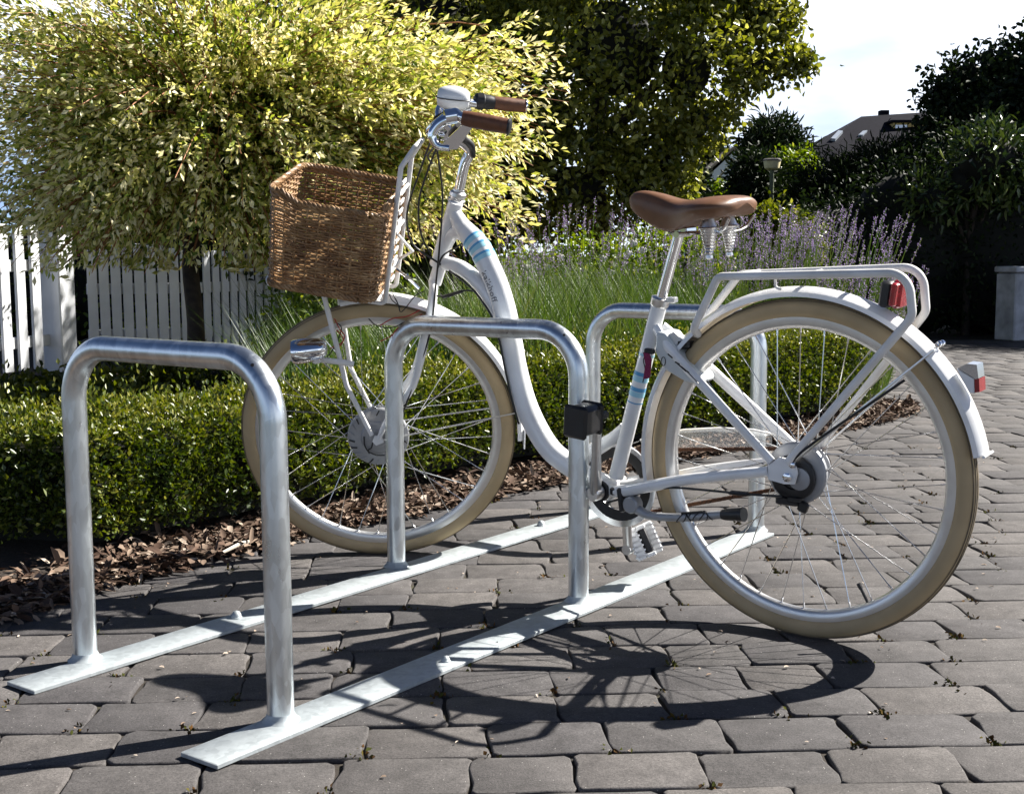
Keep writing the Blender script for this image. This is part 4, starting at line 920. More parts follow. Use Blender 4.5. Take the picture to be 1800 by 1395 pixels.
# ------------------------------------------------------------------ white picket fence
M_FENCE = plain('white_fence_paint', (.58, .60, .63), .6, 0, .07, 8, bump=.1)
def fence(name, label, A0, A1, n, h0, pw, th, sag=0., posts=(), lift=.04):
    root = empty(name, (A0[0], A0[1], 0)); tag(root, label, 'fence', 'white picket fences along the garden')
    d = A(A1[0]-A0[0], A1[1]-A0[1], 0); L_ = np.linalg.norm(d); d = unit(d); nrm = A(-d[1], d[0], 0)
    for i in range(n):
        t = (i+.5)/n*(.97 if posts else 1); h = h0-sag*math.sin(math.pi*t)+rs.uniform(-.004, .004); c = d*L_*t
        mb = MB(); mb.box(c+A(0, 0, lift+h/2-.0), (pw, th, h-lift), X=d, bev=.004)
        mb.v = [(v[0], v[1], v[2]) for v in mb.v]
        o = obj('picket', mb, M_FENCE, root); o.rotation_euler = (0, 0, 0)
    for z_ in (.24, h0-.24):
        mb = MB(); mb.box(d*L_/2+nrm*(th/2+.016)+A(0, 0, z_), (L_, .028, .075), X=d, bev=.003); obj('rail', mb, M_FENCE, root)
    for t, w_, h in posts:
        mb = MB(); mb.box(d*L_*t+A(0, 0, h/2), (w_, w_, h), X=d, bev=.008); p = obj('post', mb, M_FENCE, root)
        mb = MB(); mb.box(d*L_*t+A(0, 0, h+.012), (w_+.02, w_+.02, .022), X=d, bev=.006); obj('post_cap', mb, M_FENCE, p)
fence('picket_fence', 'white picket fence at the left edge with sun dapples on its broad pickets', (-3.75, 6.2), (-3.04, 8.30), 15, .97, .085, .022, 0, [(1.035, .16, .95)])
fence('picket_fence', 'white picket fence under the variegated willow, mostly in shade', (-2.95, 8.75), (-2.28, 8.98), 9, .80, .066, .018, -.05, [])
fence('picket_fence', 'shaded picket fence right of the willow trunk behind the grass', (-2.22, 9.05), (-1.55, 10.4), 15, .80, .070, .018, 0, [])

# ------------------------------------------------------------------ trees and shrubs
def trunk_mesh(path, radii, n=12, sway=.0):
    mb = MB(); mb.tube(cr(path, 5), radii, n); return mb
def shoots_tree(name, label, cat, base, head, nsh, L0, L1, leafn, ll, lw, mat, seed=1, spread=1., droop=1., up=.25, twigmat=None, center_bias=(0, 0, 0), zmin=-9):
    r = np.random.default_rng(seed); root = empty(name, tuple(base)); tag(root, label, cat)
    hd = A(*head)-A(*base)
    P_, D_, N_, L_, W_, T_ = [], [], [], [], [], []; tw = MB(); limbs = []
    mains = [unit(q) for q in r.normal(size=(84, 3))]
    for k in range(nsh):
        v = mains[r.integers(0, 84)]+r.normal(size=3)*.13; v /= np.linalg.norm(v); v[2] = abs(v[2])*1.0-up*.9 if r.uniform() < .8 else v[2]; v = unit(v+A(*center_bias))
        if k > nsh-190: v = unit(A(1, r.uniform(-.70, .25), r.uniform(-.12, .42)))
        Ls = r.uniform(L0, L1) if k <= nsh-190 else r.uniform(1.45, 1.92); start = hd+unit(r.normal(size=3))*r.uniform(0, .18)
        steps = 12; p = start.copy(); dd = v.copy(); pts = [p.copy()]; bendk = r.uniform(.05, .16)*droop
        for i in range(steps):
            dd = unit(dd+A(0, 0, -bendk)*(i/steps)+r.normal(size=3)*.045); p = p+dd*Ls/steps; pts.append(p.copy())
        pts = np.array(pts)
        pts = pts[pts[:, 2] > zmin] if zmin > 0 else pts
        if len(pts) < 13: pts = np.concatenate([pts, np.repeat(pts[-1:], 13-len(pts), 0)+np.cumsum(np.full((13-len(pts), 3), 1e-4), 0)])
        if k % 9 == 0: tw.tube(pts[:11], [.010, .006, .003], 4, caps=False)
        elif k % 2 == 0: tw.tube(pts[3::3], [.0035, .0018], 3, caps=False)
        m = int(leafn*Ls/L1); ts = r.beta(1.9, 1.15, m)*steps*.999; i0 = ts.astype(int); fr_ = (ts-i0)[:, None]
        pos = pts[i0]*(1-fr_)+pts[i0+1]*fr_; tang = pts[i0+1]-pts[i0]; tang /= np.linalg.norm(tang, axis=1, keepdims=True)
        side = r.normal(size=(m, 3)); side -= tang*np.sum(side*tang, 1, keepdims=True); side /= np.linalg.norm(side, axis=1, keepdims=True)
        off = side*r.uniform(0, .05, (m, 1))*(1+.0); ok = pos[:, 2] > zmin+r.uniform(-.10, .22)+.12*math.sin(start[0]*40+k)+.20*(pos[:, 0] < -.45)+.12*(pos[:, 0] < -.9)
        pos, off, side, tang, ts = pos[ok], off[ok], side[ok], tang[ok], ts[ok]; m = len(pos)
        if not m: continue
        P_.append(pos+off*.9); D_.append(tang*.9+side*.7); N_.append(r.normal(size=(m, 3))+A(0, 0, .7)); L_.append(r.uniform(*ll, m)); W_.append(r.uniform(*lw, m))
        tipf = ts/steps; shoot_t = r.normal(0, .10); T_.append(np.clip(.02+.86*tipf**1.4+shoot_t+r.normal(0, .22, m), 0, 1))  # cream tips are variegation; inner leaves also darkened to imitate crown shade
    obj('twigs_or_core', tw, twigmat or M_BARK, root)['kind'] = 'stuff'
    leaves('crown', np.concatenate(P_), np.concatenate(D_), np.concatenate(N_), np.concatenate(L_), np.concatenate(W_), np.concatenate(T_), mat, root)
    return root
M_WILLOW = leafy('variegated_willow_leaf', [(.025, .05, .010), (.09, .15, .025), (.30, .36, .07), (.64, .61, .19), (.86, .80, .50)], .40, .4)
M_TWIG = plain('orange_willow_twig', (.30, .12, .045), .7)
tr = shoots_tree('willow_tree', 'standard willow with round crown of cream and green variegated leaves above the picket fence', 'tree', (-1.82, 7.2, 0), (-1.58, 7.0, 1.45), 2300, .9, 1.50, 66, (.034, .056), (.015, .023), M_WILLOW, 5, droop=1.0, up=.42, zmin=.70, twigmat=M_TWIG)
mb = trunk_mesh([(0, 0, 0), (.01, 0, .4), (.0, -.02, .8), (.12, -.08, 1.15), (.32, -.2, 1.45)], [.058, .05, .047, .046, .05]); obj('trunk', mb, M_BARK, tr)

def blob_tree(name, label, cat, base, blobs, ncl, per, cs, ll, lw, mat, seed=1, trunk=None, group=None, rounded=True, core=.62, limbs=True, outward=.8, tmean=.45, smin=.82):
    """crown of leaf clumps scattered over several overlapping ellipsoids"""
    r = np.random.default_rng(seed); root = empty(name, tuple(base)); tag(root, label, cat, group)
    B = [(A(*c)-A(*base), A(*q)) for c, q in blobs]; vol = np.array([np.prod(q)**(2/3) for _, q in B]); vol = vol/vol.sum()+.004; vol /= vol.sum(); C_, O_ = [], []
    pick = r.choice(len(B), ncl, p=vol)
    for k in pick:
        c, q = B[k]; v = r.normal(size=3); v /= np.linalg.norm(v); rad = r.uniform(smin, 1.08)
        C_.append(c+v*q*rad); O_.append(unit(v/q))
    C_ = np.array(C_); O_ = np.array(O_)
    ok = np.ones(ncl, bool)
    for c, q in B: ok &= (np.sum(((C_-c)/q)**2, 1) > .55)
    ok &= C_[:, 2] > .03
    C_, O_ = C_[ok], O_[ok]; m = len(C_)
    Pn = np.repeat(C_, per, 0)+r.normal(size=(m*per, 3))*cs; On = np.repeat(O_, per, 0)
    n = len(Pn); D = r.normal(size=(n, 3))*.8+On*outward+A(0, 0, -.1); Nm = r.normal(size=(n, 3))*.8+On*.4+A(0, 0, .5)
    T = np.clip(tmean+np.repeat(r.normal(0, .13, m), per)+r.normal(0, .16, n), 0, 1)
    keep = Pn[:, 2] > .0
    leaves('crown', Pn[keep], D[keep], Nm[keep], r.uniform(*ll, n)[keep], r.uniform(*lw, n)[keep], T[keep], mat, root, .15, 'stuff', rounded)
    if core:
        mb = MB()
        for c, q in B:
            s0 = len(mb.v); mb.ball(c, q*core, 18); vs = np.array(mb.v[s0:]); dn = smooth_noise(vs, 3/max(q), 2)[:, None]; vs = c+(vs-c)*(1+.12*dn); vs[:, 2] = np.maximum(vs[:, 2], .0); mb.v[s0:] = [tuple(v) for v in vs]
        obj('light_blocking_core', mb, M_DARKCORE, root)  # dark solid added to stop light passing through the crown
    if trunk:
        mb = MB(); mb.tube(cr([A(*p)-A(*base) for p in trunk[0]], 4), trunk[1], 10); tk = obj('trunk', mb, M_BARK, root)
        if limbs:
            for c, q in B[:6]:
                st = A(*trunk[0][-2])-A(*base); mb = MB(); mb.tube(cr([st, (st+c)/2+A(0, 0, .15), c], 4), [trunk[1][-1]*.8, .02, .01], 7); obj('limb', mb, M_BARK, tk)
    return root
M_BEECH = leafy('olive_green_tree_leaf', [(.015, .028, .006), (.055, .075, .010), (.14, .155, .025), (.36, .37, .10)], .45, .34)
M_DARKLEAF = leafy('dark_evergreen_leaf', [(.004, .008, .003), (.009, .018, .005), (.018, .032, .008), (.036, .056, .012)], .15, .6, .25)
M_BRIGHT = leafy('yellow_green_leaf', [(.05, .09, .012), (.10, .16, .02), (.17, .22, .03), (.26, .27, .06)], .4, .45)
M_RHODO = leafy('glossy_rhododendron_leaf', [(.012, .025, .008), (.03, .055, .014), (.09, .13, .03), (.20, .24, .08)], .12, .28)
# big dark tree behind the saddle side
def at_px(u, v, y_):
    o, d_ = view_ray(u, v); return o+d_*(y_/d_[1])
def dist_blob(u, v, y_, ru, rv, ry=None):
    p = at_px(u, v, y_); s_ = y_/CAM_F; return (tuple(p), (ru*s_, ry or max(ru, rv)*s_, rv*s_))
TB = [(1080, 90, 190, 200, 0), (930, 230, 190, 170, .2), (1130, -120, 260, 170, .2), (1210, 120, 100, 130, -.2), (1275, 70, 70, 70, -.3), (1335, 30, 48, 34, -.2), (1378, 38, 18, 20, -.2), (1330, 118, 62, 26, -.3), (1385, 108, 26, 12, -.3), (1408, 112, 14, 7, -.3),
      (1228, 215, 46, 58, -.2), (1180, 290, 46, 56, -.1), (1010, 330, 130, 90, -.2), (1120, 340, 90, 60, -.3), (760, 60, 160, 190, .4), (830, 300, 140, 130, .4), (1300, -40, 90, 70, 0)]
blob_tree('broadleaf_tree', 'large dark tree with olive sunlit leaves rising behind the handlebar', 'tree', (.75, 10.6, 0),
          [dist_blob(u, v, 10.6+dy, ru, rv) for u, v, ru, rv, dy in TB],
          5600, 16, .065, (.045, .075), (.028, .044), M_BEECH, 21, ([(.75, 10.6, 0), (.75, 10.6, .8), (.7, 10.7, 1.6), (.8, 10.8, 2.6)], [.12, .10, .08, .05]), outward=.3, tmean=.62, smin=.6, core=.42)
sh = lambda *a, **k: blob_tree(*a, **k)
sh('garden_tree', 'dark leafy garden tree close behind the variegated willow', 'tree', (-1.9, 10.3, 0), [dist_blob(430, 330, 10.3, 200, 130), dist_blob(600, 300, 10.4, 170, 160), dist_blob(740, 350, 10.3, 130, 110), dist_blob(280, 350, 10.2, 120, 80), dist_blob(420, 440, 10.5, 240, 80)], 1100, 13, .09, (.05, .08), (.03, .045), M_DARKLEAF, 27, ([(-1.9, 10.3, 0), (-1.9, 10.3, .6), (-1.9, 10.3, 1.2)], [.1, .08, .05]), core=.8)  # added tree: blackens the willow's gaps and shades the fence
sh('evergreen_tree', 'dark evergreen behind the willow filling the gap at the top centre', 'tree', (-.8, 12.6, 0), [((-1.2, 12.8, 3.2), (1.3, 1.0, 2.0)), ((.1, 12.8, 3.6), (1.5, 1.0, 1.8))], 1500, 12, .12, (.07, .11), (.035, .05), M_DARKLEAF, 22, ([(-.8, 12.6, 0), (-.8, 12.6, 1.5), (-.8, 12.7, 2.6)], [.14, .11, .07]))
# tall dark hedge and trees on the right, in full shade
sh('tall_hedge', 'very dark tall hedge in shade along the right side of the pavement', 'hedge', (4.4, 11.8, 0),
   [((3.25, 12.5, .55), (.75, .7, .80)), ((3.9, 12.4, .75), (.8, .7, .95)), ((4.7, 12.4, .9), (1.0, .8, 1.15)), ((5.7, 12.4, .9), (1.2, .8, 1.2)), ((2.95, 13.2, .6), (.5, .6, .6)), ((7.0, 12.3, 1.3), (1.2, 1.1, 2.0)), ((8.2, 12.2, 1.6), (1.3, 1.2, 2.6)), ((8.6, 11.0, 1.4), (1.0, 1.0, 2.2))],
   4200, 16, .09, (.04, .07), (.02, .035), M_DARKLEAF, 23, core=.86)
sh('rhododendron', 'glossy rhododendron with sunlit leaves at the right edge above the dark hedge', 'shrub', (4.3, 11.9, 0),
   [dist_blob(1740, 285, 11.6, 60, 50), dist_blob(1640, 350, 11.7, 36, 26), dist_blob(1690, 320, 11.8, 44, 34), dist_blob(1790, 310, 11.6, 36, 50), dist_blob(1745, 240, 11.8, 36, 20)],
   190, 10, .06, (.08, .13), (.026, .038), M_RHODO, 24, ([(4.3, 11.9, 0), (4.3, 11.9, .8), (4.3, 11.8, 1.2)], [.04, .03, .02]), core=.8, outward=1.2)
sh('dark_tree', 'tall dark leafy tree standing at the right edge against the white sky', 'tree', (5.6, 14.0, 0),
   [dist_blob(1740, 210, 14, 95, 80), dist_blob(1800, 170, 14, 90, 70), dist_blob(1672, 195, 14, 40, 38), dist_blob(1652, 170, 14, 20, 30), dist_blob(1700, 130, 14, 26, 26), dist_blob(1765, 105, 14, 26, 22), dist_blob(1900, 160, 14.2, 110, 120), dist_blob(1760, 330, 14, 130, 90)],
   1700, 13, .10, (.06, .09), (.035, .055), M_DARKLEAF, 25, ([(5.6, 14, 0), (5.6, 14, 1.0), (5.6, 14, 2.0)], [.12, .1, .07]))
for k, (x_, h_) in enumerate(((4.62, 2.75), (4.95, 2.9), (5.35, 3.05), (5.62, 3.2), (4.35, 2.5), (5.9, 3.2))):
    pass
sh('shade_tree', 'tall leafy tree off to the right shading the dark hedges', 'tree', (9.6, 16.8, 0), [((9.6, 16.8, 4.4), (2.2, 2.4, 2.6)), ((9.2, 14.8, 3.4), (1.6, 1.5, 2.2)), ((9.8, 17.6, 2.2), (2, 2, 1.8))], 1300, 9, .16, (.12, .2), (.07, .11), M_DARKLEAF, 26, ([(9.6, 16.8, 0), (9.6, 16.8, 2.0), (9.6, 16.8, 4.0)], [.2, .16, .1]), core=.8)  # out of view, placed to keep sun off the right-hand hedges
# ---- lamp post
LPX, LPY = (1357-900)/CAM_F*15.25, 15.4
lamp_p = empty('street_lamp', (LPX, LPY, 0)); tag(lamp_p, 'small park lamp with a flat pale head on a thin pole behind the lavender', 'street lamp')
M_POLE = plain('grey_green_lamp_paint', (.16, .19, .12), .5); M_LAMPHEAD = plain('cream_lamp_head', (.85, .76, .46), .5); M_LCAP = plain('dark_lamp_cap', (.12, .11, .10), .5)
mb = MB(); mb.tube([(0, 0, 0), (0, 0, 1.80)], [.035, .025], 12); obj('pole', mb, M_POLE, lamp_p)
mb = MB(); mb.lathe([(1.78, .06), (1.80, .088), (1.880, .105), (1.885, .105)], (0, 0, 0), (0, 0, 1), 24); obj('lamp_head', mb, M_LAMPHEAD, lamp_p)
mb = MB(); mb.lathe([(1.885, .112), (1.90, .112), (1.915, .09), (1.92, .02)], (0, 0, 0), (0, 0, 1), 24); obj('lamp_cap', mb, M_LCAP, lamp_p)
# ---- conifers, pines, bright bush, distance
def bg(name, label, cat, y_, bl, ncl, per, cs, ll, lw, mat, seed, **k):
    B = [dist_blob(u, v, y_+dy, ru, rv) for u, v, ru, rv, dy in bl]; b = at_px(bl[0][0], 700, y_); base = (b[0], y_, 0)
    return sh(name, label, cat, base, B, ncl, per, cs, ll, lw, mat, seed, ([(base[0], y_, 0), (base[0], y_, B[0][0][2]*.5), (base[0], y_, B[0][0][2])], [.12, .1, .06]), **k)
bg('thuja', 'dark columnar thuja left of the small park lamp', 'conifer', 16, [(1320, 330, 26, 58, 0), (1340, 350, 24, 56, .3)], 420, 14, .07, (.06, .10), (.03, .04), M_DARKLEAF, 31, outward=1.2)
bg('pine_tree', 'blue green pine with ragged top behind the park lamp', 'conifer', 32, [(1360, 250, 34, 32, 0), (1328, 258, 22, 24, 0), (1385, 268, 26, 22, 0), (1352, 285, 48, 30, 0)], 480, 12, .14, (.2, .34), (.04, .06), M_DARKLEAF, 32, core=.6, group='pines far behind the garden')
bg('pine_tree', 'small dark pine beside the white gabled house', 'conifer', 30, [(1243, 285, 16, 32, 0)], 110, 12, .14, (.2, .3), (.04, .06), M_DARKLEAF, 33, core=.7, group='pines far behind the garden')
bg('round_bush', 'bright green round bush right of the park lamp', 'bush', 18, [(1395, 305, 30, 34, 0), (1382, 335, 30, 30, 0), (1408, 335, 24, 30, .2)], 300, 13, .08, (.06, .10), (.035, .05), M_BRIGHT, 34, core=.75)
bg('conifer_hedge', 'feathery conifer hedge with sunlit crest below the dark roof', 'hedge', 15, [(1475, 352, 66, 58, 0), (1560, 335, 80, 66, 0), (1440, 395, 56, 66, 0), (1640, 325, 90, 78, .5)], 1400, 15, .09, (.09, .14), (.012, .02), M_DARKLEAF, 35, outward=1.6, core=.88)
bg('small_shrub', 'small golden shrub beside the white gabled house', 'shrub', 17, [(1266, 356, 14, 26, 0), (1274, 362, 12, 22, .2)], 170, 12, .06, (.05, .08), (.03, .04), M_BRIGHT, 36, core=.7)
bg('dark_shrub', 'dark green shrub to the left of the golden shrub', 'shrub', 15, [(1215, 350, 24, 40, 0), (1180, 335, 36, 48, 0)], 300, 12, .08, (.06, .08), (.03, .045), M_DARKLEAF, 37, core=.75)
bg('low_shrub', 'low green shrub behind the saddle and lavender', 'shrub', 10, [(1350, 400, 46, 24, 0), (1300, 410, 40, 28, .2), (1395, 420, 40, 26, 0)], 420, 13, .05, (.04, .06), (.025, .035), M_BEECH, 38, core=.75)

# ---- houses
M_ROOF = plain('dark_brown_roof_tile', (.011, .011, .017), .95, 0, .25, 12, spec=.05); M_WALLW = plain('white_render', (.62, .64, .68), .85, 0, .06, 3); M_WALLY = plain('ochre_render', (.50, .37, .14), .85, 0, .06, 3); M_GLASS = plain('skylight_glass', (.45, .50, .56), .08, .4, .05, 5)
def house(name, label, c, w, dpt, eave, ridge, wallm, yaw=0.):
    root = empty(name, c); root.rotation_euler = (0, 0, yaw); tag(root, label, 'house', 'houses far behind')
    mb = MB(); x, y_ = w/2, dpt/2
    mb.add([(-x, -y_, 0), (x, -y_, 0), (x, y_, 0), (-x, y_, 0), (-x, -y_, eave), (x, -y_, eave), (x, y_, eave), (-x, y_, eave), (-x, 0, ridge-.1), (x, 0, ridge-.1)],
           [(0, 1, 5, 4), (2, 3, 7, 6), (1, 2, 6, 9, 5), (3, 0, 4, 8, 7)]); obj('wall', mb, wallm, root)
    return root
yH = 34.
def hp_(u, v, dy=0): return at_px(u, v, yH+dy)
c0 = hp_(1420, 262); c1 = hp_(1516, 209); c2 = hp_(1760, 190); c3 = hp_(1760, 262)
hr = house('house', 'large house with dark tiled hipped roof and skylights behind the hedge', (c0[0]+8, yH+4.5, 0), 14, 8.0, 2.85, 4.1, M_WALLY)
o0 = A(c0[0]+8, yH+4.5, 0)
mb = MB(); e = 3.05
ridge_y = 3.5
V = [A(c0[0]-.3, yH, e)-o0, A(c0[0]+16, yH, e)-o0, A(*hp_(1760, 188, 4))-o0, A(*hp_(1514, 205, 4))-o0, A(c0[0]-.3, yH+9, e)-o0, A(c0[0]+16, yH+9, e)-o0]
V2 = [v-A(0, 0, .14) for v in V]
mb.add(V+V2, [(0, 1, 2, 3), (0, 3, 4), (4, 3, 2, 5), (1, 5, 2), (6, 9, 8, 7), (0, 6, 7, 1), (0, 4, 10, 6), (1, 7, 11, 5), (4, 5, 11, 10)]); roof = obj('roof', mb, M_ROOF, hr)
def on_roof(u, v, lift=.03):
    a, b, c_ = V[0]+o0, V[1]+o0, V[3]+o0; n_ = unit(np.cross(b-a, c_-a)); o_, d_ = view_ray(u, v); t = ((a-o_)@n_)/(d_@n_); return o_+d_*t+n_*lift-o0, n_
for q in ([(1460, 249), (1473, 235), (1481, 236), (1468, 250)], [(1508, 243), (1516, 236), (1524, 235), (1516, 243)]):
    pts = [on_roof(u, v, .02)[0] for u, v in q]; n_ = on_roof(*q[0])[1]; mb = MB(); mb.prism(pts, n_*.08); obj('skylight', mb, M_GLASS, roof)
p = on_roof(1561, 204, -.4)[0]; mb = MB(); mb.box(p+A(0, .3, .30), (.26, .30, .55), bev=.01); obj('chimney', mb, M_ROOF, roof)
p = on_roof(1603, 232, 0)[0]; mb = MB(); mb.box(p+A(0, .55, .0), (1.05, 1.0, .52)); dm = obj('dormer', mb, M_WALLY, roof); mb = MB(); mb.box(p+A(-.3, .04, .02), (.34, .04, .36)); obj('window', mb, M_GLASS, dm); mb = MB(); mb.box(p+A(0, .5, .30), (1.25, 1.2, .06)); obj('dormer_roof', mb, M_ROOF, dm)
yH = 28.
g0 = hp_(1262, 340); g1 = hp_(1290, 268); g2 = hp_(1330, 300)
root = empty('house', (g1[0], yH, 0)); tag(root, 'small white gabled house far behind the tree, left of the thuja', 'house', 'houses far behind')
ez = hp_(1255, 300)[2]; rz = hp_(1289, 267)[2]; hw = (hp_(1289, 300)-hp_(1254, 300))[0]
mb = MB(); mb.add([(-hw, 0, 0), (hw, 0, 0), (hw, 0, ez), (0, 0, rz), (-hw, 0, ez), (-hw, 6, 0), (hw, 6, 0), (hw, 6, ez), (0, 6, rz), (-hw, 6, ez)], [(0, 1, 2, 3, 4), (6, 5, 9, 8, 7), (5, 0, 4, 9), (1, 6, 7, 2)]); obj('wall', mb, M_WALLW, root)
M_ROOF2 = plain('greyish_tan_roof', (.25, .20, .15), .8)
mb = MB(); 
for s in (-1, 1): mb.prism([A(0, -.05, rz+.06), A(s*(hw+.12), -.05, ez-.02), A(s*(hw+.12), 6.1, ez-.02), A(0, 6.1, rz+.06)], (0, 0, .06))
obj('roof', mb, M_ROOF2, root)
# ---- white garden wall pillar in the shade
M_BLOCK = plain('whitewashed_block', (.50, .52, .56), .85, 0, .25, 9, bump=.6)
pw = empty('wall_end', tuple(on_ground(1772, 600))); tag(pw, 'whitewashed low wall end standing in deep shade at the right edge', 'wall')
mb = MB(); mb.box(A(.52, .30, .30), (1.15, .24, .60), X=(1, .42, 0), bev=.012); obj('wall_body', mb, M_BLOCK, pw)
mb = MB(); mb.box(A(.52, .30, .63), (1.18, .27, .055), X=(1, .42, 0), bev=.010); obj('coping', mb, M_BLOCK, pw)

# ---- lavender, grasses and garden shrubs behind the hedge
M_LAV = leafy('lavender_flower', [(.17, .11, .24), (.30, .21, .42), (.44, .34, .54), (.52, .46, .56)], .2, .7, .2)
M_GRASS = leafy('grass_blade', [(.025, .055, .010), (.055, .11, .018), (.10, .145, .035), (.20, .22, .07)], .32, .5)
def blades(P, H, W, lean, tone, name, mat, parent, seg=2, curl=.3):
    """tapered grass blades, each a strip bending over"""
    n = len(P); a = RNG.uniform(0, 2*np.pi, n); dirx = np.stack([np.cos(a), np.sin(a), np.zeros(n)], 1); side = np.stack([-np.sin(a), np.cos(a), np.zeros(n)], 1)
    L1 = dirx*lean[:, None]; up = np.array([0, 0, 1.]); H = H[:, None]; W = W[:, None]/2
    p0 = P; p1 = P+(up*.55+L1*.22)*H; p2 = P+(up*(1-curl*.25)+L1*.85)*H
    V = np.stack([p0-side*W, p0+side*W, p1+side*W*.8, p1-side*W*.8, p2], 1).reshape(-1, 3); b = np.arange(n)[:, None]*5
    F = np.concatenate([b+np.array([[0, 1, 2]]), b+np.array([[0, 2, 3]]), b+np.array([[3, 2, 4]])], 0)
    me = fast_mesh(name, V, F, np.repeat(tone, 5)); me.materials.append(mat); o = bpy.data.objects.new(name, me); COL.objects.link(o)
    if parent is not None: o.parent = parent
    o['kind'] = 'stuff'; return o
def scatter(poly_x, y0, y1, n, xl, xr):
    y_ = RNG.uniform(y0, y1, n); t = (y_-y0)/(y1-y0); x_ = RNG.uniform(0, 1, n)*(np.interp(t, [0, 1], xr)-np.interp(t, [0, 1], xl))+np.interp(t, [0, 1], xl); return np.stack([x_, y_, np.zeros(n)], 1)
# grass between hedge and fence: strip parallel to the hedge back
def strip(n, s0, s1, w0, w1):
    s = RNG.uniform(s0, s1, n); w = RNG.uniform(w0, w1, n); return hpos(s, w, np.zeros(n), org=(0, 0))
P = strip(46000, 3.1, cum[-1]+.0, .5, 2.6); P = P[(P[:, 0]/P[:, 1] > -.188+RNG.normal(0, .010, len(P)))]
blades(P, RNG.uniform(.34, .74, len(P))*(1+.25*smooth_noise(P, 3, 9)), RNG.uniform(.003, .007, len(P)), RNG.uniform(.1, .7, len(P)), np.clip(.45+smooth_noise(P, 5, 4)*.2+RNG.normal(0, .16, len(P)), 0, 1), 'tall_grass', M_GRASS, None)
def lavender(c, rad, hgt, n, label, seed, lean=(0, 0)):
    r = np.random.default_rng(seed); root = empty('lavender_bush', (c[0], c[1], 0)); tag(root, label, 'lavender', 'lavender bushes behind the hedge')
    a = r.uniform(0, 2*np.pi, n); q = r.uniform(0, 1, n)**.5*rad*.55; p0 = np.stack([np.cos(a)*q, np.sin(a)*q, np.zeros(n)], 1)
    dirn = np.stack([np.cos(a)*.42*q/rad+lean[0]+r.normal(0, .07, n), np.sin(a)*.42*q/rad+lean[1]+r.normal(0, .07, n), np.ones(n)], 1); H = r.uniform(.62, 1.0, n)*hgt; top = p0+dirn*H[:, None]
    # stems: two crossed thin strips
    W = .0022; e = np.array([W, 0, 0]); V = np.stack([p0-e, p0+e, top+e*.7, top-e*.7], 1).reshape(-1, 3); b = np.arange(n)[:, None]*4; F = np.concatenate([b+np.array([[0, 1, 2]]), b+np.array([[0, 2, 3]])], 0)
    me = fast_mesh('stems', V, F, np.repeat(r.uniform(.3, .8, n), 4)); me.materials.append(M_GRASS); o = bpy.data.objects.new('stems', me); COL.objects.link(o); o.parent = root; o['kind'] = 'stuff'
    k = 26; tt = r.uniform(0, 1, (n, k)); sp = top[:, None, :]-dirn[:, None, :]*(tt*.13*r.uniform(.6, 1.2, (n, 1)))[:, :, None]; off = r.normal(size=(n, k, 3)); off /= np.linalg.norm(off, axis=2, keepdims=True)
    P_ = (sp+off*.003).reshape(-1, 3); D_ = off.reshape(-1, 3)+np.array([0, 0, .5]); m = len(P_)
    leaves('flowers', P_, D_, r.normal(size=(m, 3)), r.uniform(.007, .013, m), r.uniform(.005, .008, m), np.clip(r.normal(.5, .25, m), 0, 1), M_LAV, root)
    m = int(n*22); b_ = r.integers(0, n, m); t_ = r.beta(1.2, 1.6, m)*.72; P_ = p0[b_]+dirn[b_]*(H[b_]*t_)[:, None]+r.normal(0, .012, (m, 3)); P_[:, 2] = np.abs(P_[:, 2])
    leaves('foliage', P_, dirn[b_]*.8+r.normal(size=(m, 3))*.4, r.normal(size=(m, 3)), r.uniform(.03, .055, m), r.uniform(.003, .005, m), np.clip(r.normal(.45, .2, m), 0, 1), M_GRASS, root)
lav = [((1.78, 7.25), .42, .93, 150, 'lavender bush nearest the dark hedge with the tallest purple spikes', (.10, 0)), ((1.45, 7.3), .42, .97, 150, 'lavender bush behind the front of the rear carrier', (.08, 0)),
       ((1.05, 7.2), .40, .90, 120, 'lavender bush directly right of the seat post', (.05, 0)), ((.35, 7.0), .36, .98, 70, 'thin lavender bush between the frame tube and the seat post', (0, 0)),
       ((-.05, 6.9), .34, .90, 60, 'leftmost lavender bush right behind the curved frame tube', (0, 0)), ((1.95, 6.9), .26, .66, 60, 'low lavender bush hanging over the pavement side of the bed', (.14, -.05))]
for k, (c, r_, h_, n_, lb, ln_) in enumerate(lav): lavender(c, r_, h_*1.10, int(n_*1.25), lb, 40+k, ln_)
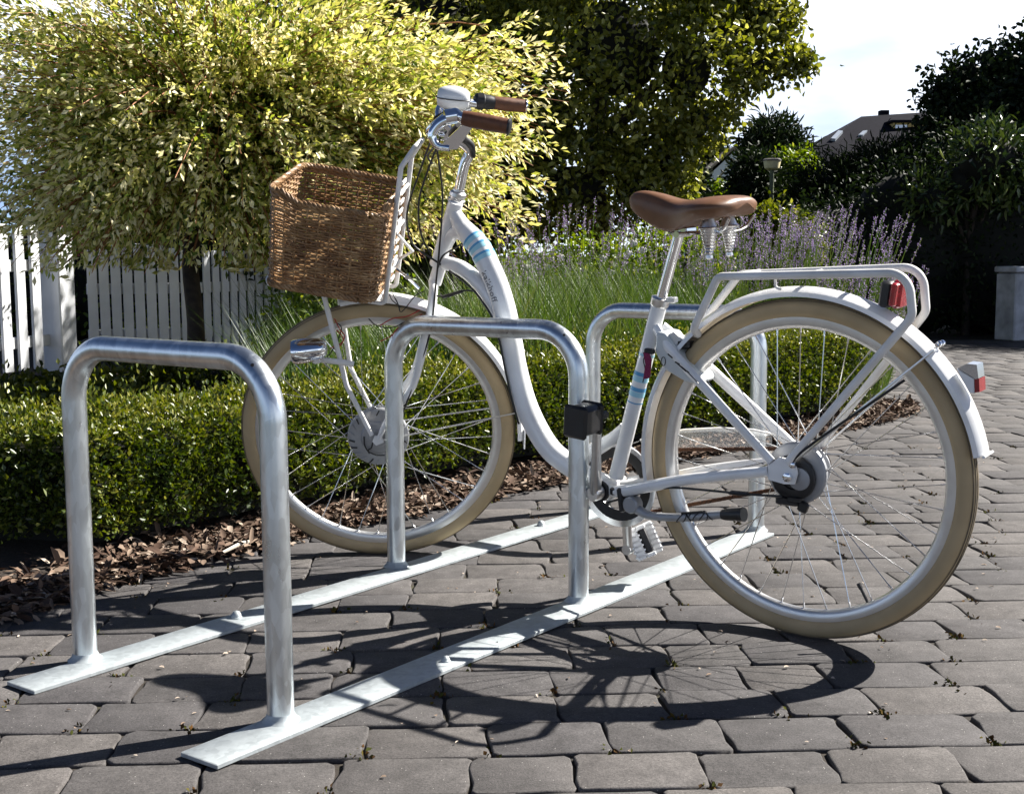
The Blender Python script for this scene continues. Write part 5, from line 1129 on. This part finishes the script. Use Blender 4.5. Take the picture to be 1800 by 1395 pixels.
# garden shrub with pale yellow-green leaves and white roses behind the seat post
sh('rose_bush', 'yellow green rose bush with white blooms left of the seat post', 'bush', (.85, 7.6, 0), [((.65, 7.6, .45), (.5, .4, .42)), ((1.0, 7.7, .55), (.35, .35, .4)), ((.3, 7.7, .4), (.4, .35, .38))], 900, 13, .045, (.025, .045), (.016, .026), M_BRIGHT, 51, core=.6)
rb_ = bpy.data.objects['rose_bush']; M_ROSE = plain('white_rose_petal', (.72, .70, .68), .6)
for k, (u, v) in enumerate(((1113, 428), (1130, 440), (940, 468), (962, 470), (985, 452), (924, 470), (1060, 455), (1105, 446), (1075, 480), (1170, 470))):
    p = at_px(u, v, 7.16+.02*(k % 3))-A(.85, 7.6, 0); mb = MB(); rr_ = random.Random(k)
    for j in range(9):
        a = j*2.4; t = j/9; c = p+A(math.cos(a)*.014*t, -.004+.006*t, math.sin(a)*.014*t); mb.ball(c, (.010+.004*t, .006, .009+.003*t), 6)
    obj('bloom', mb, M_ROSE, rb_)
# low shaded shrubs at the left, between fence and hedge
sh('low_shrub', 'dark low shrub in front of the white fence post at the left', 'shrub', (-2.35, 6.4, 0), [((-2.45, 6.2, .03), (.5, .5, .12)), ((-1.95, 6.4, .05), (.45, .4, .14)), ((-2.0, 5.5, .04), (.55, .45, .12))], 700, 12, .035, (.035, .06), (.02, .035), M_BEECH, 52, core=.75)
sh('clipped_shrub', 'small clipped dark shrub beneath the willow behind the first hoop', 'shrub', (-1.9, 6.3, 0), [((-1.75, 6.4, .06), (.3, .3, .14)), ((-1.4, 6.3, .10), (.3, .3, .16)), ((-1.0, 6.5, .12), (.35, .3, .18))], 800, 12, .04, (.018, .03), (.012, .02), M_BEECH, 53, core=.78)
sh('leafy_perennial', 'broad leaved green perennial beside the front wheel and fence', 'plant', (-1.2, 6.1, 0), [((-.92, 6.0, .36), (.22, .22, .32)), ((-.68, 6.2, .40), (.24, .22, .32))], 330, 11, .05, (.03, .055), (.012, .022), M_BRIGHT, 54, core=.5)
M_PINK = leafy('pink_flower_petal', [(.30, .04, .06), (.45, .10, .16), (.55, .22, .30)], .3, .6)
sh('pink_flowers', 'pink flower cluster glimpsed under the willow beside the fence post', 'flower', (-3.15, 9.2, 0), [dist_blob(122, 424, 9.1, 22, 12)], 60, 12, .03, (.02, .035), (.018, .028), M_PINK, 57, core=.5)
# pale far house glimpsed left and foliage beyond the fence
sh('garden_hedge', 'sunlit green hedge beyond the picket fence', 'hedge', (-2.5, 11.5, 0), [((-4.2, 11.5, .5), (1.2, .5, .65)), ((-2.5, 11.8, .5), (1.2, .5, .6)), ((-.9, 12.0, .5), (1.1, .5, .6)), ((-5.8, 10.8, .5), (1.1, .5, .6))], 900, 12, .08, (.05, .08), (.03, .045), M_BRIGHT, 55, core=.8)
